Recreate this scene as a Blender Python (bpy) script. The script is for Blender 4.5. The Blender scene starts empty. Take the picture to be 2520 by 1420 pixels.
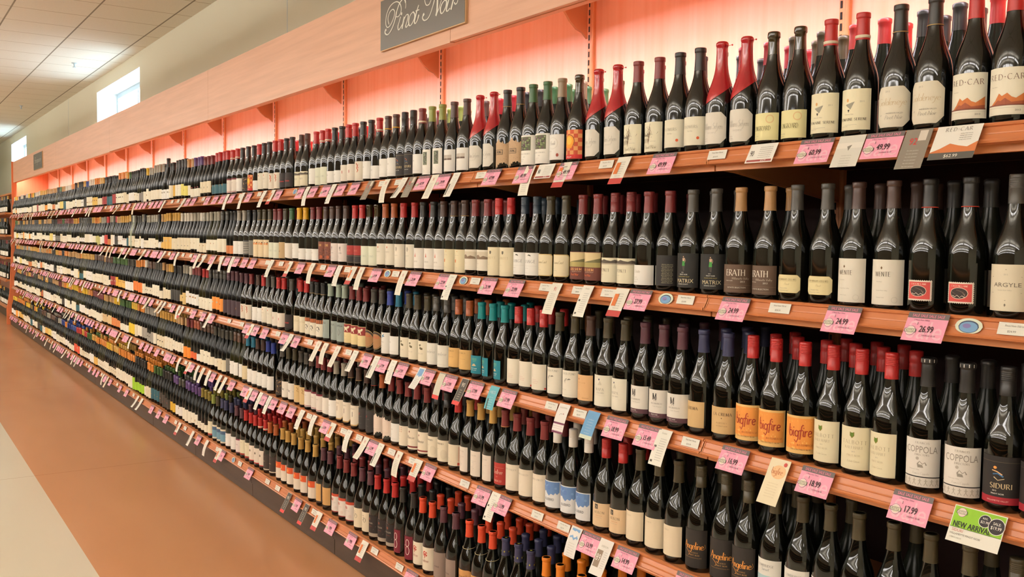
import bpy, math, random
import numpy as np
from mathutils import Matrix, Vector
from mathutils.geometry import tessellate_polygon
random.seed(7)
SC = bpy.context.scene
COL = SC.collection
PI = math.pi
CH = 1.60                                   # camera height above the floor

# ------------------------------------------------------------------ camera
F_PX, YAW, PITCH, ROLL = 2294.278, 0.599356852, 0.0562075497, 0.0135632511
_F = Vector((-math.cos(YAW)*math.cos(PITCH), math.sin(YAW)*math.cos(PITCH), -math.sin(PITCH)))
_R0 = Vector((math.sin(YAW), math.cos(YAW), 0)); _U0 = _R0.cross(_F)
_R = _R0*math.cos(ROLL)+_U0*math.sin(ROLL); _U = -_R0*math.sin(ROLL)+_U0*math.cos(ROLL)
cd = bpy.data.cameras.new('camera'); cam = bpy.data.objects.new('camera', cd); COL.objects.link(cam)
cd.sensor_width = 36; cd.lens = F_PX/2520*36; cd.clip_end = 200; cd.clip_start = 0.05
m = Matrix((( _R.x, _U.x, -_F.x, 0), (_R.y, _U.y, -_F.y, 0), (_R.z, _U.z, -_F.z, CH), (0, 0, 0, 1)))
cam.matrix_world = m
SC.camera = cam
def ray(u, w):
    return _F+_R*((u-1260)/F_PX)-_U*((w-710)/F_PX)
def on_y(u, w, Y):                          # a measured point of the place lying in the vertical plane Y
    r = ray(u, w); k = Y/r.y
    return Vector((r.x*k, Y, CH+r.z*k))
def x_at(u, Y, z):                          # distance along the run for a column of the picture
    X = -3.0
    f = lambda X: (lambda p: 1260+F_PX*p.dot(_R)/p.dot(_F))(Vector((X, Y, z-CH)))
    for _ in range(40):
        a = f(X); d = (f(X+1e-4)-a)/1e-4
        X = min(max(X-(a-u)/d, -60), Y*1.2)
    return X

# ------------------------------------------------------------------ world, exposure
w = bpy.data.worlds.new('daylight'); SC.world = w; w.use_nodes = True
bg = w.node_tree.nodes['Background']; bg.inputs[0].default_value = (0.62, 0.84, 1.0, 1); bg.inputs[1].default_value = 9.0
SC.view_settings.view_transform = 'Standard'; SC.view_settings.look = 'None'
SC.view_settings.exposure = 0.0; SC.view_settings.gamma = 1.0
LAMP_E, CANOPY_E = 15.0, 115.0
try:
    SC.cycles.use_denoising = True
    SC.cycles.max_bounces = 8; SC.cycles.diffuse_bounces = 4; SC.cycles.glossy_bounces = 3
    SC.cycles.sample_clamp_indirect = 6.0
    SC.cycles.caustics_reflective = False; SC.cycles.caustics_refractive = False
except Exception:
    pass

# ------------------------------------------------------------------ materials
def lin(c):
    return tuple((x/255/12.92 if x/255 <= .04045 else ((x/255+.055)/1.055)**2.4) for x in c)+(1,)
MATS = {}
def mat(name, rgb, rough=.6, metal=0., spec=.5, emis=0., coat=0.):
    if name in MATS: return MATS[name]
    M = bpy.data.materials.new(name); M.use_nodes = True; M.diffuse_color = lin(rgb)
    b = M.node_tree.nodes['Principled BSDF']
    b.inputs['Base Color'].default_value = lin(rgb); b.inputs['Roughness'].default_value = rough
    b.inputs['Metallic'].default_value = metal; b.inputs['Specular IOR Level'].default_value = spec
    b.inputs['Coat Weight'].default_value = coat
    if emis:
        b.inputs['Emission Color'].default_value = lin(rgb); b.inputs['Emission Strength'].default_value = emis
    MATS[name] = M
    return M
def nodes(M):
    nt = M.node_tree
    def N(t, **k):
        n = nt.nodes.new(t)
        for a, v in k.items(): setattr(n, a, v)
        return n
    return nt, N, nt.links.new, nt.nodes['Principled BSDF']
def noise_mat(name, c1, c2, scale, rough=.6, detail=4, spec=.5, coat=0., bump=0., rvar=None):
    M = mat(name, c1, rough, spec=spec, coat=coat)
    nt, N, L, b = nodes(M)
    tc = N('ShaderNodeTexCoord'); mp = N('ShaderNodeMapping'); mp.inputs['Scale'].default_value = scale
    nz = N('ShaderNodeTexNoise'); nz.inputs['Scale'].default_value = 1; nz.inputs['Detail'].default_value = detail
    cr = N('ShaderNodeValToRGB'); cr.color_ramp.elements[0].color = lin(c1); cr.color_ramp.elements[1].color = lin(c2)
    cr.color_ramp.elements[0].position = .3; cr.color_ramp.elements[1].position = .7
    L(tc.outputs['Object'], mp.inputs[0]); L(mp.outputs[0], nz.inputs[0]); L(nz.outputs[0], cr.inputs[0]); L(cr.outputs[0], b.inputs['Base Color'])
    if bump:
        bp = N('ShaderNodeBump'); bp.inputs['Strength'].default_value = bump; bp.inputs['Distance'].default_value = .002
        L(nz.outputs[0], bp.inputs['Height']); L(bp.outputs[0], b.inputs['Normal'])
    if rvar:
        mr = N('ShaderNodeMapRange'); mr.inputs[3].default_value = rvar[0]; mr.inputs[4].default_value = rvar[1]
        L(nz.outputs[0], mr.inputs[0]); L(mr.outputs[0], b.inputs['Roughness'])
    return M
# wood, floor, ceiling
M_PANEL = noise_mat('orange_wood_veneer', (243, 174, 140), (250, 192, 164), (26, 26, 1.2), .5)
M_UNDER = mat('shelf_underside_shade', (60, 34, 22), .7)  # underside darkened: shade between the shelves put into the colour
M_LOWBACK = mat('lower_back_shade_brown', (44, 20, 16), .7)  # deep shade behind the lower bottles painted as a dark panel colour
M_FASCIA = noise_mat('pale_wood_laminate', (198, 150, 120), (213, 164, 134), (1.6, 20, 38), .42)
M_RAIL = mat('orange_brown_rail', (188, 112, 66), .30)
M_SHELF = noise_mat('shelf_top_laminate', (196, 124, 72), (208, 136, 84), (3, 40, 3), .4)
M_METAL = mat('orange_painted_steel', (206, 136, 88), .4)
M_END = noise_mat('end_panel_wood', (226, 124, 76), (236, 138, 90), (30, 30, 1.2), .5)
M_KICK = noise_mat('dark_kick_board', (54, 39, 27), (70, 52, 38), (1.2, 30, 40), .5)
M_DARK = mat('slot_black', (12, 8, 6), .8)
M_WALL = noise_mat('painted_wall', (216, 214, 192), (221, 219, 198), (.5, .5, .5), .85)
M_FARWALL = mat('grey_green_wall', (168, 178, 160), .85)
M_WHITE = mat('white_reveal_paint', (235, 238, 236), .7)
M_FRAME = mat('window_frame_white', (190, 205, 212), .5)
M_LAMP = mat('lamp_diffuser', (255, 250, 246), .5, emis=LAMP_E)
M_CANOPY = mat('canopy_diffuser', (250, 244, 255), .5, emis=CANOPY_E)
M_CANOPY2 = mat('canopy_diffuser_cool', (238, 240, 236), .5, emis=CANOPY_E*.45)
M_STEEL = mat('white_steel_housing', (225, 222, 212), .5)

def floor_mat():
    M = mat('vinyl_floor', (198, 138, 92), .3, spec=.38)
    nt, N, L, b = nodes(M)
    tc = N('ShaderNodeTexCoord'); sx = N('ShaderNodeSeparateXYZ'); L(tc.outputs['Object'], sx.inputs[0])
    n1 = N('ShaderNodeTexNoise'); n1.inputs['Scale'].default_value = 1.3; n1.inputs['Detail'].default_value = 1.5
    n2 = N('ShaderNodeTexNoise'); n2.inputs['Scale'].default_value = 130; n2.inputs['Detail'].default_value = 3
    mp = N('ShaderNodeMapping'); mp.inputs['Scale'].default_value = (.6, 2.2, 1)
    L(tc.outputs['Object'], mp.inputs[0]); L(mp.outputs[0], n1.inputs[0]); L(tc.outputs['Object'], n2.inputs[0])
    r1 = N('ShaderNodeValToRGB'); r1.color_ramp.elements[0].color = lin((193, 136, 93)); r1.color_ramp.elements[1].color = lin((200, 144, 101)); r1.color_ramp.elements[0].position = .25; r1.color_ramp.elements[1].position = .75
    L(n1.outputs[0], r1.inputs[0])
    r2 = N('ShaderNodeValToRGB'); r2.color_ramp.elements[0].color = lin((212, 202, 178)); r2.color_ramp.elements[1].color = lin((219, 209, 186))
    L(n1.outputs[0], r2.inputs[0])
    g = N('ShaderNodeMath', operation='GREATER_THAN'); g.inputs[1].default_value = 0.826
    L(sx.outputs[1], g.inputs[0])
    mx = N('ShaderNodeMix', data_type='RGBA'); L(g.outputs[0], mx.inputs[0]); L(r2.outputs[0], mx.inputs[6]); L(r1.outputs[0], mx.inputs[7])
    ms = mx
    # cross joints every 3.66 m, one at X=-6.69
    ad = N('ShaderNodeMath', operation='ADD'); ad.inputs[1].default_value = 6.69+36.6
    md = N('ShaderNodeMath', operation='MODULO'); md.inputs[1].default_value = 3.66
    lt = N('ShaderNodeMath', operation='LESS_THAN'); lt.inputs[1].default_value = .005
    L(sx.outputs[0], ad.inputs[0]); L(ad.outputs[0], md.inputs[0]); L(md.outputs[0], lt.inputs[0])
    mj = N('ShaderNodeMix', data_type='RGBA', blend_type='MULTIPLY'); mj.inputs[7].default_value = (.62, .52, .45, 1)
    L(lt.outputs[0], mj.inputs[0]); L(ms.outputs[2], mj.inputs[6]); L(mj.outputs[2], b.inputs['Base Color'])
    mr = N('ShaderNodeMapRange'); mr.inputs[3].default_value = .20; mr.inputs[4].default_value = .26
    L(n1.outputs[0], mr.inputs[0]); L(mr.outputs[0], b.inputs['Roughness'])
    return M
def ceiling_mat():
    M = mat('ceiling_tiles', (214, 200, 172), .9)
    nt, N, L, b = nodes(M)
    tc = N('ShaderNodeTexCoord'); sx = N('ShaderNodeSeparateXYZ'); L(tc.outputs['Object'], sx.inputs[0])
    def line(out, off, per, wd):
        a = N('ShaderNodeMath', operation='ADD'); a.inputs[1].default_value = off+per*80+wd/2
        d = N('ShaderNodeMath', operation='MODULO'); d.inputs[1].default_value = per
        l = N('ShaderNodeMath', operation='LESS_THAN'); l.inputs[1].default_value = wd
        L(out, a.inputs[0]); L(a.outputs[0], d.inputs[0]); L(d.outputs[0], l.inputs[0]); return l.outputs[0]
    lx = line(sx.outputs[0], 9.2, .61, .012); ly = line(sx.outputs[1], -2.387, .653, .015)
    n2 = N('ShaderNodeTexNoise'); n2.inputs['Scale'].default_value = 90; L(tc.outputs['Object'], n2.inputs[0])
    r = N('ShaderNodeValToRGB'); r.color_ramp.elements[0].color = lin((222, 217, 202)); r.color_ramp.elements[1].color = lin((234, 229, 215)); L(n2.outputs[0], r.inputs[0])
    m1 = N('ShaderNodeMix', data_type='RGBA'); m1.inputs[7].default_value = lin((172, 156, 128))
    L(lx, m1.inputs[0]); L(r.outputs[0], m1.inputs[6])
    m2 = N('ShaderNodeMix', data_type='RGBA'); m2.inputs[7].default_value = lin((140, 130, 112))
    L(ly, m2.inputs[0]); L(m1.outputs[2], m2.inputs[6]); L(m2.outputs[2], b.inputs['Base Color'])
    return M
M_FLOOR, M_CEIL = floor_mat(), ceiling_mat()

def attr_mat(name, rough, spec=.5, coat=0., base=None):
    M = mat(name, (128, 128, 128), rough, spec=spec, coat=coat)
    nt, N, L, b = nodes(M)
    a = N('ShaderNodeAttribute'); a.attribute_name = 'Col'; L(a.outputs['Color'], b.inputs['Base Color'])
    return M
M_GLASS = mat('dark_wine_glass', (11, 12, 8), .045, spec=.68)
M_GLASSN = mat('bare_neck_glass', (56, 46, 24), .08, spec=.7)
MA_GLASS = attr_mat('dark_bottle_glass', .2, .24, .0)
MA_CAP = attr_mat('bottle_capsules', .38)
MA_LAB = attr_mat('bottle_labels', .6)

# ------------------------------------------------------------------ mesh helper
class MB:
    def __init__(s): s.v = []; s.f = []; s.m = []; s.mats = []; s.sm = []
    def mi(s, M):
        if M not in s.mats: s.mats.append(M)
        return s.mats.index(M)
    def add(s, vs, fs, M, smooth=False):
        o = len(s.v); s.v += [tuple(p) for p in vs]; k = s.mi(M)
        for f in fs: s.f.append(tuple(i+o for i in f)); s.m.append(k); s.sm.append(smooth)
    def box(s, x0, x1, y0, y1, z0, z1, M):
        vs = [(x, y, z) for x in (x0, x1) for y in (y0, y1) for z in (z0, z1)]
        s.add(vs, [(0, 1, 3, 2), (4, 6, 7, 5), (0, 4, 5, 1), (2, 3, 7, 6), (0, 2, 6, 4), (1, 5, 7, 3)], M)
    def prism(s, prof, x0, x1, M, smooth=False):           # profile in (y, z), extruded along x
        n = len(prof)
        vs = [(x0, y, z) for y, z in prof]+[(x1, y, z) for y, z in prof]
        fs = [(i, (i+1) % n, n+(i+1) % n, n+i) for i in range(n)]
        s.add(vs, fs, M, smooth)
        tri = tessellate_polygon([[Vector((y*1000, z*1000, 0)) for y, z in prof]])
        s.add(vs, [tuple(t) for t in tri]+[tuple(n+i for i in t) for t in tri], M)
    def lathe(s, prof, M, seg=32, c=(0, 0), smooth=True, cap=True):   # prof (r, z)
        vs = []; fs = []
        for r, z in prof:
            for k in range(seg):
                a = 2*PI*k/seg; vs.append((c[0]+r*math.cos(a), c[1]+r*math.sin(a), z))
        for i in range(len(prof)-1):
            for k in range(seg):
                k2 = (k+1) % seg
                fs.append((i*seg+k, i*seg+k2, (i+1)*seg+k2, (i+1)*seg+k))
        s.add(vs, fs, M, smooth)
        if cap:
            n = len(prof)-1
            s.add(vs[:seg], [tuple(range(seg-1, -1, -1))], M); s.add(vs[n*seg:], [tuple(range(seg))], M)
    def mesh(s, name):
        me = bpy.data.meshes.new(name); me.from_pydata(s.v, [], s.f)
        for M in s.mats: me.materials.append(M)
        me.polygons.foreach_set('material_index', s.m); me.polygons.foreach_set('use_smooth', s.sm); me.update()
        return me
    def obj(s, name, parent=None, loc=None):
        o = bpy.data.objects.new(name, s.mesh(name)); COL.objects.link(o)
        if parent: o.parent = parent
        if loc: o.location = loc
        return o
def tag(o, label=None, cat=None, group=None, kind=None):
    if label: o['label'] = label
    if cat: o['category'] = cat
    if group: o['group'] = group
    if kind: o['kind'] = kind
    return o
def thing(name, label, cat, loc=(0, 0, 0), rz=0, group=None):
    o = bpy.data.objects.new(name, None); COL.objects.link(o); o.location = loc; o.rotation_euler = (0, 0, rz)
    o.empty_display_size = .1
    return tag(o, label, cat, group)
def struct(name, mb): return tag(mb.obj(name), kind='structure')

# ------------------------------------------------------------------ the room
XL, XR, YB, YF, ZC = -27.0, 5.0, 2.545, -9.0, CH+2.05
b = MB(); b.box(XL, XR, YF, YB+.3, -.1, 0, M_FLOOR); struct('floor', b)
b = MB(); b.box(XL, XR, YF, YB+.3, ZC, ZC+.1, M_CEIL); struct('ceiling', b)
WIN = [(-23.55, -21.05), (-13.86, -11.35), (-3.66, -1.15)]
WZ0, WZ1, WD = 2.78, CH+1.885, .32
b = MB(); xs = [XL]+[v for a in WIN for v in a]+[XR]
for i in range(0, len(xs), 2): b.box(xs[i], xs[i+1], YB, YB+WD, 0, ZC, M_WALL)
for a, c in WIN:
    b.box(a, c, YB, YB+WD, 0, WZ0, M_WALL); b.box(a, c, YB, YB+WD, WZ1, ZC, M_WALL)
    for p, q in ((a, a+.006), (c-.006, c)): b.box(p, q, YB+.002, YB+WD, WZ0, WZ1, M_WHITE)
    b.box(a+.006, c-.006, YB+.002, YB+WD, WZ1-.006, WZ1, M_WHITE); b.box(a+.006, c-.006, YB+.002, YB+WD, WZ0, WZ0+.006, M_WHITE)
for x in (-6.711, -16.12): b.box(x-.004, x+.004, YB-.0015, YB, 2.7, ZC, M_FRAME)
struct('wall_back', b)
for i, (a, c) in enumerate(WIN):
    b = MB(); y0, y1 = YB+WD-.06, YB+WD-.01
    for z0, z1 in ((WZ0+.006, WZ0+.06), (WZ1-.07, WZ1-.006)): b.box(a+.006, c-.006, y0, y1, z0, z1, M_FRAME)
    for k in range(3):
        x = a+.03+(c-a-.06)*k/2; b.box(x-.024, x+.024, y0, y1, WZ0+.06, WZ1-.07, M_FRAME)
    for k in range(2):
        x = a+.03+(c-a-.06)*(k/2)+.1; b.box(x-.015, x+.015, y0-.012, y0, WZ1-.13, WZ1-.11, M_STEEL)
    struct('window_%d' % (i+1), b)
b = MB(); b.box(XL-.1, XL, YF, YB+.3, 0, ZC, M_FARWALL); struct('wall_left', b)
b = MB(); b.box(XR, XR+.1, YF, YB+.3, 0, ZC, M_WALL); struct('wall_right', b)
b = MB(); b.box(XL, XR, YF-.1, YF, 0, ZC, mat('far_side_wall_brown', (128, 112, 92), .85)); struct('wall_front', b)

# ceiling lights: rows of lensed fluorescent fixtures over the sales floor
lamp_me = {}
b = MB(); b.box(-1.15, 1.15, -.12, .12, -.015, .015, M_STEEL)
for q in (-.9, .9): b.box(q-.003, q+.003, -.003, .003, .015, .45, M_STEEL)
lamp_me['h'] = b.mesh('lamp_housing')
b = MB(); b.box(-1.14, 1.14, -.10, .10, -.05, -.015, M_LAMP); lamp_me['d'] = b.mesh('lamp_diffuser')
b = MB(); b.box(-1.14, 1.14, -.10, .10, .015, .04, mat('added_uplight_glow', (255, 250, 246), .5, emis=LAMP_E*1.9)); lamp_me['u'] = b.mesh('lamp_added_uplight')  # upward glow added to the fixtures to brighten the ceiling
n = 0
for row, Y in enumerate((-1.7, -4.4, -7.1)):
    for k in range(10):
        x = 2.6-2.6*k-(row % 2)*1.3
        t = thing('ceiling_light', 'white suspended fluorescent light outside the picture, %s row over the aisle' % ('near', 'middle', 'far')[row], 'ceiling light', (x, Y, ZC-.45), 0, 'fluorescent ceiling lights row %s' % ('near', 'middle', 'far')[row])
        for nm, key in (('housing', 'h'), ('diffuser', 'd'), ('added_uplight', 'u')):
            o = bpy.data.objects.new(nm, lamp_me[key]); COL.objects.link(o); o.parent = t
for i, (x, y) in enumerate(((-12.62, 2.066), (-17.51, 2.047))):
    b = MB(); b.lathe([(.03, 0), (.032, -.004), (.012, -.008), (.008, -.03), (.02, -.032), (.02, -.036), (.001, -.038)], M_FRAME, 16)
    b.v = [(p[0], p[1], p[2]*1.5) for p in b.v]
    tag(b.obj('sprinkler_head', None, (x, y, ZC)), ('sprinkler head in the ceiling before the large window', 'sprinkler head in the ceiling, the farther and lower one')[i], 'sprinkler')

# ------------------------------------------------------------------ the shelving
ZS = [CH+.2447, CH-.1544, CH-.5541, CH-.9486, CH-1.4095]      # rail tops, top shelf first
YS = [1.891, 1.891, 1.891, 1.891, 1.844]
SURF = [z-.006 for z in ZS]
X0, BAY, NB = -1.808, 1.22, 13
YP = 2.457
XEND = X0-BAY*NB
HY, HZ0, HZ1 = 1.93, CH+.775, CH+1.120
def rail_prof(Y, z):
    return [(Y+.012, z-.001), (Y+.006, z+.0005), (Y-.001, z), (Y-.0045, z-.003), (Y-.004, z-.0065), (Y-.0005, z-.009), (Y-.006, z-.021),
            (Y-.0065, z-.0235), (Y-.0085, z-.0245), (Y-.0135, z-.035), (Y-.0185, z-.0345), (Y-.021, z-.038), (Y-.019, z-.0425), (Y-.012, z-.044), (Y+.012, z-.044)]
BR = [(2.425, .81), (2.40, .832), (2.37, .842), (2.335, .87), (2.30, .914), (2.26, .95), (2.21, .972), (2.1, .985), (1.965, .99), (1.965, 1.06), (2.425, 1.06)]
proto = None
def bay(i, xl, xr):
    t = thing('shelving_bay', '', 'shelf')
    W = xr-xl
    def P(b, nm): o = b.obj(nm, t); o.location = (xl, 0, 0); return o
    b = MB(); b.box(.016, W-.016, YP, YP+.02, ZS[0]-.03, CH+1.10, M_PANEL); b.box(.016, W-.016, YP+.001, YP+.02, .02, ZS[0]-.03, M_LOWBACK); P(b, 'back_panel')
    b = MB(); b.box(W-.020, W+.016, YP-.012, YP+.02, .15, CH+1.10, M_METAL)
    b.lathe([(.008, .25), (.008, CH+1.0)], M_METAL, 12, (W+.008, YP-.010), cap=False)
    z = .3
    while z < CH+1.05:
        b.box(W-.016, W-.009, YP-.0135, YP-.011, z, z+.022, M_DARK); z += .034
    P(b, 'upright')
    b = MB()
    for k, (x0_, x1_) in enumerate([(W-.010, W+.002)]):
        n = len(BR); vs = [(x0_, y, CH+z) for y, z in BR]+[(x1_, y, CH+z) for y, z in BR]
        b.prism([(y, CH+z) for y, z in BR], x0_, x1_, mat('bracket_shade_brown', (172, 112, 74), .45))  # steel colour darkened to paint in the dim light on this face
        for q in (0.84, 0.9, 0.96): b.box(x0_-.004, x0_, 2.40, 2.412, CH+q, CH+q+.006, M_STEEL)
    P(b, 'canopy_bracket')
    for r in range(4):
        Y, z = YS[r], ZS[r]
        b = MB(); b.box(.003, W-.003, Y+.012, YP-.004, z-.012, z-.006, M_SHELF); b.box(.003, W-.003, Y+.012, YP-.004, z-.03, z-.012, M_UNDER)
        b.box(.003, W-.003, Y+.012, Y+.028, z-.060, z-.03, M_METAL)
        for q in (.008, W-.014): b.prism([(Y+.03, z-.03), (YP-.03, z-.03), (YP-.03, z-.13), (YP-.08, z-.12), (Y+.1, z-.06), (Y+.03, z-.055)], q, q+.005, M_METAL)
        s = P(b, 'shelf')
        b = MB(); b.prism(rail_prof(Y, z), .002, W-.002, M_RAIL)
        for q in (.002, W-.0045): b.prism([(y-.0018*(y < Y), zz) for y, zz in rail_prof(Y, z)], q, q+.0025, M_METAL)
        o = b.obj('price_rail', s)
    Y, z = YS[4], ZS[4]
    b = MB(); b.box(.003, W-.003, Y+.012, YP-.004, z-.03, z-.006, M_SHELF); s = P(b, 'base_shelf')
    b = MB(); b.prism(rail_prof(Y, z), .002, W-.002, M_RAIL); b.obj('price_rail', s)
    b = MB(); b.box(.003, W-.003, Y+.006, Y+.03, .088, z-.044, M_KICK); b.box(.003, W-.003, Y+.002, Y+.006, .097, z-.05, M_KICK)
    b.box(.006, W-.006, Y+.03, Y+.05, 0, .092, M_KICK); b.box(.002, W-.004, Y+.012, Y+.03, .006, .084, M_KICK)
    P(b, 'kick_board')
    return t
def bay_obj(i):
    xr = X0-BAY*(i) ; xl = xr-BAY
    global proto
    if proto is None:
        proto = bay(i, xl, xr); return proto
    r = bpy.data.objects.new('shelving_bay', None); COL.objects.link(r); r['category'] = 'shelf'; r.empty_display_size = .1
    for ch in proto.children:
        c = ch.copy(); COL.objects.link(c); c.parent = r; c.location = (xl, 0, 0)
        for g in ch.children:
            d = g.copy(); COL.objects.link(d); d.parent = c
    return r
ORD = ['first', 'second', 'third', 'fourth', 'fifth', 'sixth', 'seventh', 'eighth', 'ninth', 'tenth', 'eleventh', 'twelfth', 'thirteenth', 'fourteenth', 'fifteenth']
for i in range(-2, NB):
    t = bay_obj(i)
    t['label'] = ('orange wooden wine shelving bay, %s one counted from the photo\'s right edge' % ORD[i+1]) if i >= -1 else 'orange wooden wine shelving bay just beyond the photo\'s right edge'
    t['group'] = 'orange wine shelving bays along the wall'
    if i == 3: t['label'] = 'wine shelving bay with a whitish back panel beside the dark bracket'
    if i == NB-1: t['label'] = 'last orange wine shelving bay against the tall end panel'
# end panel
b = MB()
prof = [(1.862, 0), (YP+.03, 0), (YP+.03, CH+1.12), (1.915, CH+1.12), (1.915, CH+.80), (1.925, CH+.77), (1.935, CH+.70), (1.93, CH+.5), (1.93, .9), (1.862, .35)]
prof = [(1.80, .0), (YP+.03, .0), (YP+.03, CH+1.13), (1.905, CH+1.13), (1.905, CH+.3), (1.89, -.2+CH), (1.85, .55), (1.80, .25)]
b.prism(prof, XEND-.03, XEND-.002, M_END)
tag(b.obj('end_panel'), 'tall orange wooden end panel closing the far left end of the shelving', 'panel')
# canopy fascia boards, 3.25 m each, and canopy lamps per bay
seams = [X0+2*BAY, -.04, -3.29, -6.60, -9.9, -13.2, XEND]
for k in range(len(seams)-1):
    xr, xl = seams[k], seams[k+1]
    b = MB(); b.box(xl+.0015, xr-.0015, HY, HY+.022, HZ0+(.004 if k % 2 else 0), HZ1, M_FASCIA)
    b.box(xl+.0015, xr-.0015, HY+.022, HY+.05, HZ0+.002, HZ0+.03, M_METAL)
    b.box(xl+.0015, xr-.0015, HY+.022, YP+.02, HZ1-.02, HZ1-.002, M_METAL)
    t = b.obj('canopy_board')
    lab = ['pale wood canopy board beyond the photo\'s right edge', 'pale wood canopy board at the photo\'s upper right, right of the big sign',
           'pale wood canopy board carrying the large dark wine sign', 'pale wood canopy board under the wall, third seam section from the right',
           'pale wood canopy board directly below the nearer window', 'last pale wood canopy board carrying the small grey sign'][k]
    tag(t, lab, 'canopy board')
for i in range(-2, NB):
    xr = X0-BAY*i; cool = (i == 3)
    b = MB(); b.box(xr-BAY+.04, xr-.04, 1.955, 2.013, HZ0+.215, HZ0+.235, M_STEEL); b.box(xr-BAY+.04, xr-.04, 2.008, 2.013, HZ0+.196, HZ0+.215, M_STEEL)
    t = thing('canopy_lamp', '', 'lamp', (0, 0, 0)); b.obj('housing', t)
    t['label'] = 'strip lamp hidden behind the canopy board over the shelving, lighting the back panels'; t['group'] = 'strip lamps behind the canopy'
    b = MB(); b.box(xr-BAY+.05, xr-.05, 1.962, 2.000, HZ0+.208, HZ0+.215, M_CANOPY2 if cool else M_CANOPY); b.obj('diffuser', t)

# ------------------------------------------------------------------ flat art: lettering and label graphics
def arc(cx, cy, rx, ry, a0, a1, n=10):
    return [(cx+rx*math.cos(math.radians(a0+(a1-a0)*i/n)), cy+ry*math.sin(math.radians(a0+(a1-a0)*i/n))) for i in range(n+1)]
CAPS = {
 'A': (.82, [[(.02, 0), (.41, 1)], [(.41, 1), (.80, 0)], [(.17, .35), (.65, .35)]]),
 'B': (.66, [[(.1, 0), (.1, 1)], [(.1, 1), (.35, 1)]+arc(.35, .76, .2, .24, 90, -90)+[(.1, .52)], [(.1, .52), (.36, .52)]+arc(.36, .26, .26, .26, 90, -90)+[(.1, 0)]]),
 'C': (.78, [arc(.45, .5, .4, .5, 50, 310, 14)]),
 'D': (.8, [[(.1, 0), (.1, 1)], [(.1, 1), (.3, 1)]+arc(.3, .5, .44, .5, 90, -90, 12)+[(.1, 0)]]),
 'E': (.62, [[(.1, 0), (.1, 1)], [(.1, 1), (.55, 1)], [(.1, .53), (.48, .53)], [(.1, 0), (.58, 0)]]),
 'F': (.58, [[(.1, 0), (.1, 1)], [(.1, 1), (.55, 1)], [(.1, .5), (.46, .5)]]),
 'G': (.82, [arc(.45, .5, .4, .5, 50, 330, 14), [(.76, .4), (.76, .08)], [(.55, .42), (.8, .42)]]),
 'H': (.8, [[(.1, 0), (.1, 1)], [(.7, 0), (.7, 1)], [(.1, .52), (.7, .52)]]),
 'I': (.3, [[(.15, 0), (.15, 1)]]),
 'J': (.45, [[(.3, 1), (.3, .15), (.2, 0), (.05, .02)]]),
 'K': (.74, [[(.1, 0), (.1, 1)], [(.62, 1), (.12, .42)], [(.28, .6), (.7, 0)]]),
 'L': (.6, [[(.1, 0), (.1, 1)], [(.1, 0), (.56, 0)]]),
 'M': (.95, [[(.12, 0), (.12, 1)], [(.12, 1), (.47, .1)], [(.47, .1), (.82, 1)], [(.82, 1), (.84, 0)]]),
 'N': (.82, [[(.1, 0), (.1, 1)], [(.1, 1), (.7, 0)], [(.7, 0), (.7, 1)]]),
 'O': (.88, [arc(.44, .5, .38, .5, 0, 360, 18)]),
 'P': (.62, [[(.1, 0), (.1, 1)], [(.1, 1), (.32, 1)]+arc(.32, .73, .24, .27, 90, -90)+[(.1, .46)]]),
 'Q': (.88, [arc(.44, .5, .38, .5, 0, 360, 18), [(.5, .15), (.8, -.1)]]),
 'R': (.72, [[(.1, 0), (.1, 1)], [(.1, 1), (.32, 1)]+arc(.32, .75, .23, .25, 90, -90)+[(.1, .5)], [(.32, .5), (.7, 0)]]),
 'S': (.58, [arc(.3, .75, .22, .25, 40, 200, 8)+arc(.3, .25, .24, .25, 70, -150, 9)]),
 'T': (.72, [[(.36, 0), (.36, 1)], [(.03, 1), (.69, 1)]]),
 'U': (.8, [[(.12, 1), (.12, .35)]+arc(.4, .3, .28, .3, 180, 360)+[(.68, 1)]]),
 'V': (.78, [[(.03, 1), (.4, 0)], [(.4, 0), (.75, 1)]]),
 'W': (1.1, [[(.03, 1), (.3, 0)], [(.3, 0), (.55, 1)], [(.55, 1), (.82, 0)], [(.82, 0), (1.07, 1)]]),
 'X': (.74, [[(.05, 1), (.68, 0)], [(.66, 1), (.06, 0)]]),
 'Y': (.74, [[(.03, 1), (.36, .48)], [(.7, 1), (.36, .48)], [(.36, .48), (.36, 0)]]),
 'Z': (.66, [[(.06, 1), (.6, 1)], [(.6, 1), (.06, 0)], [(.06, 0), (.62, 0)]]),
 '.': (.3, [[(.12, .42), (.12, .56)], [(.17, .42), (.17, .56)]]), "'": (.2, [[(.1, .8), (.1, 1)]]), ' ': (.4, []),
}
def o_(cx=.25): return arc(cx, .25, .2, .25, 60, 420, 12)
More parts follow.
